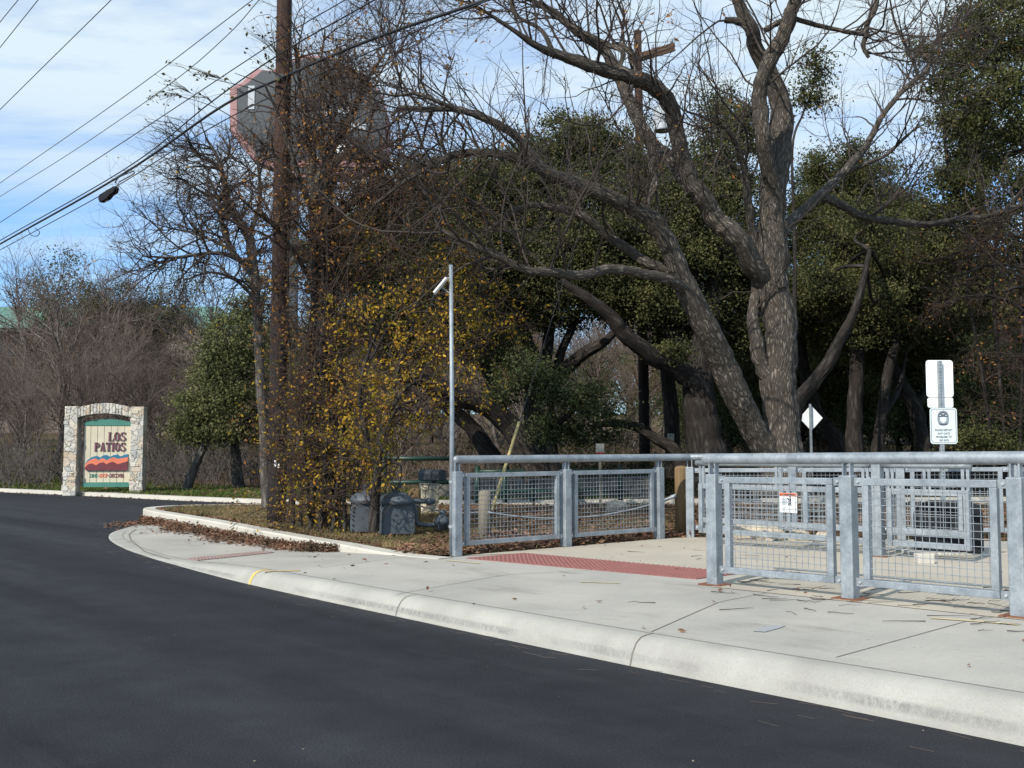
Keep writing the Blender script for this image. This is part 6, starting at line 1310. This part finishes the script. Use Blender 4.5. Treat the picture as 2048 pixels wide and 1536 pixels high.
def in_poly(poly, X, Y):
    poly = np.array(poly); ins = np.zeros(len(X), bool); n = len(poly)
    for i in range(n):
        a, c = poly[i], poly[(i + 1) % n]; ins ^= ((a[1] > Y) != (c[1] > Y)) & (X < (c[0] - a[0]) * (Y - a[1]) / (c[1] - a[1] + 1e-12) + a[0])
    return ins
def scatter(poly, n):
    poly = np.array(poly); lo, hi = poly.min(0), poly.max(0); X = r2.uniform(lo[0], hi[0], n * 3); Y = r2.uniform(lo[1], hi[1], n * 3); k = in_poly(poly, X, Y); return X[k][:n], Y[k][:n]
def blades(X, Y, Z, h, name, label, mt, w=.006):
    n = len(X); d = unit(r2.normal(size=(n, 3)) * [.45, .45, .05] + [0, 0, 1]); a = r2.uniform(0, 6.28, n); s = np.stack([np.cos(a), np.sin(a), 0 * a], 1) * w * .5
    L = (r2.uniform(.4, 1.2, n) * h)[:, None]; p = np.stack([X, Y, Z], 1); m = p + d * L * .55; t = p + d * L + np.stack([np.cos(a + 1), np.sin(a + 1), -.3 + 0 * a], 1) * L * .25
    V = np.stack([p - s, p + s, m + s * .7, t, m - s * .7], 1).reshape(-1, 3); b = MB(); b.add(V, np.arange(5 * n).reshape(-1, 5))
    o = b.build(name, M[mt]); return tag(o, label, 'grass', None, 'stuff')
near = [(-1.0, 11.35), (-2.0, 12.75), (-3.3, 14.6), (-6.5, 19.2), (-6.4, 20.2), (-4.5, 20.6), (-1.5, 18.5), (-.2, 14.5), (-.4, 11.6)]
X, Y = scatter(near, 52000); blades(X, Y, zlawn(X, Y), .085, 'dry_grass', 'short straw coloured grass on the corner lawn', 'grass_dry')
X, Y = scatter(lawnp, 16000); blades(X, Y, zlawn(X, Y), .07, 'dry_grass', 'sparse dry grass on the leafy ground behind the railings', 'grass_dry', .008)
fg = [(-26, 42), (-15.8, 32.5), (-11.4, 29.3), (-8.4, 26.9), (-6, 25.2), (-3.2, 24.8), (3, 25.4), (3, 31), (-8, 33), (-20, 42)]
X, Y = scatter(fg, 30000); blades(X, Y, terrain(X, Y), .14, 'green_grass', 'green grass bank behind the driveway kerb', 'grass_green', .02)
X, Y = scatter([(-7.5, 26.4), (-3.0, 24.9), (3, 25.6), (3, 27.5), (-4, 28)], 6000); blades(X, Y, terrain(X, Y), .08, 'dry_grass', 'tan dry grass along the driveway edge', 'grass_dry', .015)
def litter(X, Y, Z, size, name, label):
    P = np.stack([X, Y, Z], 1); V, F = leaf_quads(P, size, .5, 0, .75); b = MB(); b.add(V, F); o = b.build(name, M['fallen_leaf']); return tag(o, label, 'leaf litter', None, 'stuff')
X, Y = scatter(lawnp, 30000); near_ = np.linalg.norm(np.stack([X, Y]) - np.array([[1], [14]]), axis=0); litter(X, Y, zlawn(X, Y) + r2.uniform(.005, .03, len(X)), .075, 'leaf_litter', 'brown dead leaves spread over the ground behind the railings')
X, Y = scatter([(-1.3, 11.5), (-.7, 11.0), A1, A2, A3, C1, (2.4, 14), (-1, 13.5)], 4200); litter(X, Y, zlawn(X, Y) + r2.uniform(.005, .05, len(X)), .07, 'leaf_litter', 'thick brown leaves along the foot of the lawn railing')
X, Y = scatter(fg, 5000); litter(X, Y, terrain(X, Y) + .05, .1, 'leaf_litter', 'scattered brown leaves on the green bank')
# drift of dead leaves against the kerb strip on the ramp
s = O1[(O1[:, 1] < 19.0) & (O1[:, 1] > 12.2)]; sl_ = np.linspace(0, 1, len(s)); n = 6500
k = r2.uniform(0, len(s) - 1.01, n); ki = k.astype(int); base = s[ki] + (s[ki + 1] - s[ki]) * (k - ki)[:, None]; tt_ = k / len(s)
wd = .08 + .36 * np.sin(np.clip((tt_ - .0) / .95, 0, 1) * math.pi) ** .8 * (1 + .35 * np.sin(tt_ * 23)); off = np.abs(r2.normal(size=n)) * wd * .5
pp_ = base + np.array([-.80, -.60]) * off[:, None] + r2.normal(size=(n, 2)) * .02; hgt = np.clip(.10 * (1 - off / (wd + .01)), 0, 1) * r2.uniform(0, 1, n)
litter(pp_[:, 0], pp_[:, 1], np.where(pp_[:, 1] < 18, zside(*pp_.T), 0) + .01 + hgt, .055, 'leaf_drift', 'drift of brown dead leaves lying against the white kerb strip')
pp_ = r2.normal(size=(300, 2)) * [.22, .34] + [-6.5, 17.5]; litter(pp_[:, 0], pp_[:, 1], np.full(300, .01) + r2.uniform(0, .05, 300), .055, 'leaf_drift', 'loose dead leaves spilling onto the asphalt at the island tip')
k = r2.integers(0, len(FK) - 1, 2600); pp_ = FK[k] + r2.normal(size=(2600, 2)) * .14 + [.05, -.18]; litter(pp_[:, 0], pp_[:, 1], np.full(2600, .015), .08, 'leaf_litter', 'line of dead leaves in the gutter of the far driveway kerb')
X, Y = r2.uniform(-4, 4.5, 130), r2.uniform(4, 13, 130); kk = (X * .73 + Y * .685 > 4.9); X, Y = X[kk], Y[kk]; litter(X, Y, zside(X, Y) + .012, .05, 'leaf_litter', 'few stray dead leaves on the sidewalk')
# twigs fallen on the concrete, thickest below the near railing on the right
n = 170; tb = np.clip(r2.beta(1.5, 1.1, n), 0, 1); ctr = np.array(P1) + (np.array(P4) - np.array(P1)) * tb[:, None] + ND * (r2.normal(size=(n, 1)) * .5 + .25)
m = r2.integers(0, n, 18); ctr[m] = np.stack([r2.uniform(.5, 3.5, 18), r2.uniform(7, 12, 18)], 1)
z = np.maximum(zside(*ctr.T), zplane(*ctr.T)) + .010; a = np.where(r2.uniform(size=n) < .65, r2.normal(-.25, .45, n), r2.uniform(0, 3.1, n)); L = r2.uniform(.05, .30, n) * .5; P = []
for t in np.linspace(-1, 1, 5): P.append(np.stack([ctr[:, 0] + np.cos(a) * L * t, ctr[:, 1] + np.sin(a) * L * t, z], 1) + r2.normal(size=(n, 3)) * [.008, .008, .002])
b = MB(); batch(b, np.stack(P, 1), np.tile(np.linspace(.0026, .0011, 5), (n, 1)) * r2.uniform(.6, 1.4, (n, 1)), 4); o = b.build('fallen_twigs', M['twig']); tag(o, 'thin dark twigs fallen over the concrete', 'twigs', None, 'stuff')
# pine needles and grit along the gutter
n = 180; k = r2.integers(0, len(K0) - 1, n); ctr = K0[k] + r2.normal(size=(n, 2)) * [.05, .05] - ND * np.abs(r2.normal(size=(n, 1)) * .14 + .02); a = r2.normal(-.82, .3, n); L = r2.uniform(.02, .09, n)
P = np.stack([np.stack([ctr[:, 0] + np.cos(a) * L * t, ctr[:, 1] + np.sin(a) * L * t, np.full(n, .005)], 1) for t in (-1, 0, 1)], 1)
b = MB(); batch(b, P, np.full((n, 3), .0008), 3); o = b.build('needle_litter', M['twig_brown']); tag(o, 'reddish needles gathered in the gutter along the kerb', 'litter', None, 'stuff')
X, Y = r2.uniform(-6, 3, 130), r2.uniform(2.5, 16, 130); kk = (X * .73 + Y * .685 < 4.6); X, Y = X[kk], Y[kk]
b = MB(); P = np.stack([X, Y, 0 * X + .004], 1); V, F = leaf_quads(P, .011, .9, 0, .9); b.add(V, F); o = b.build('road_grit', M['grey_wood']); tag(o, 'pale grit and chips scattered on the asphalt', 'grit', None, 'stuff')

print('OAK LEAVES', NLEAF)
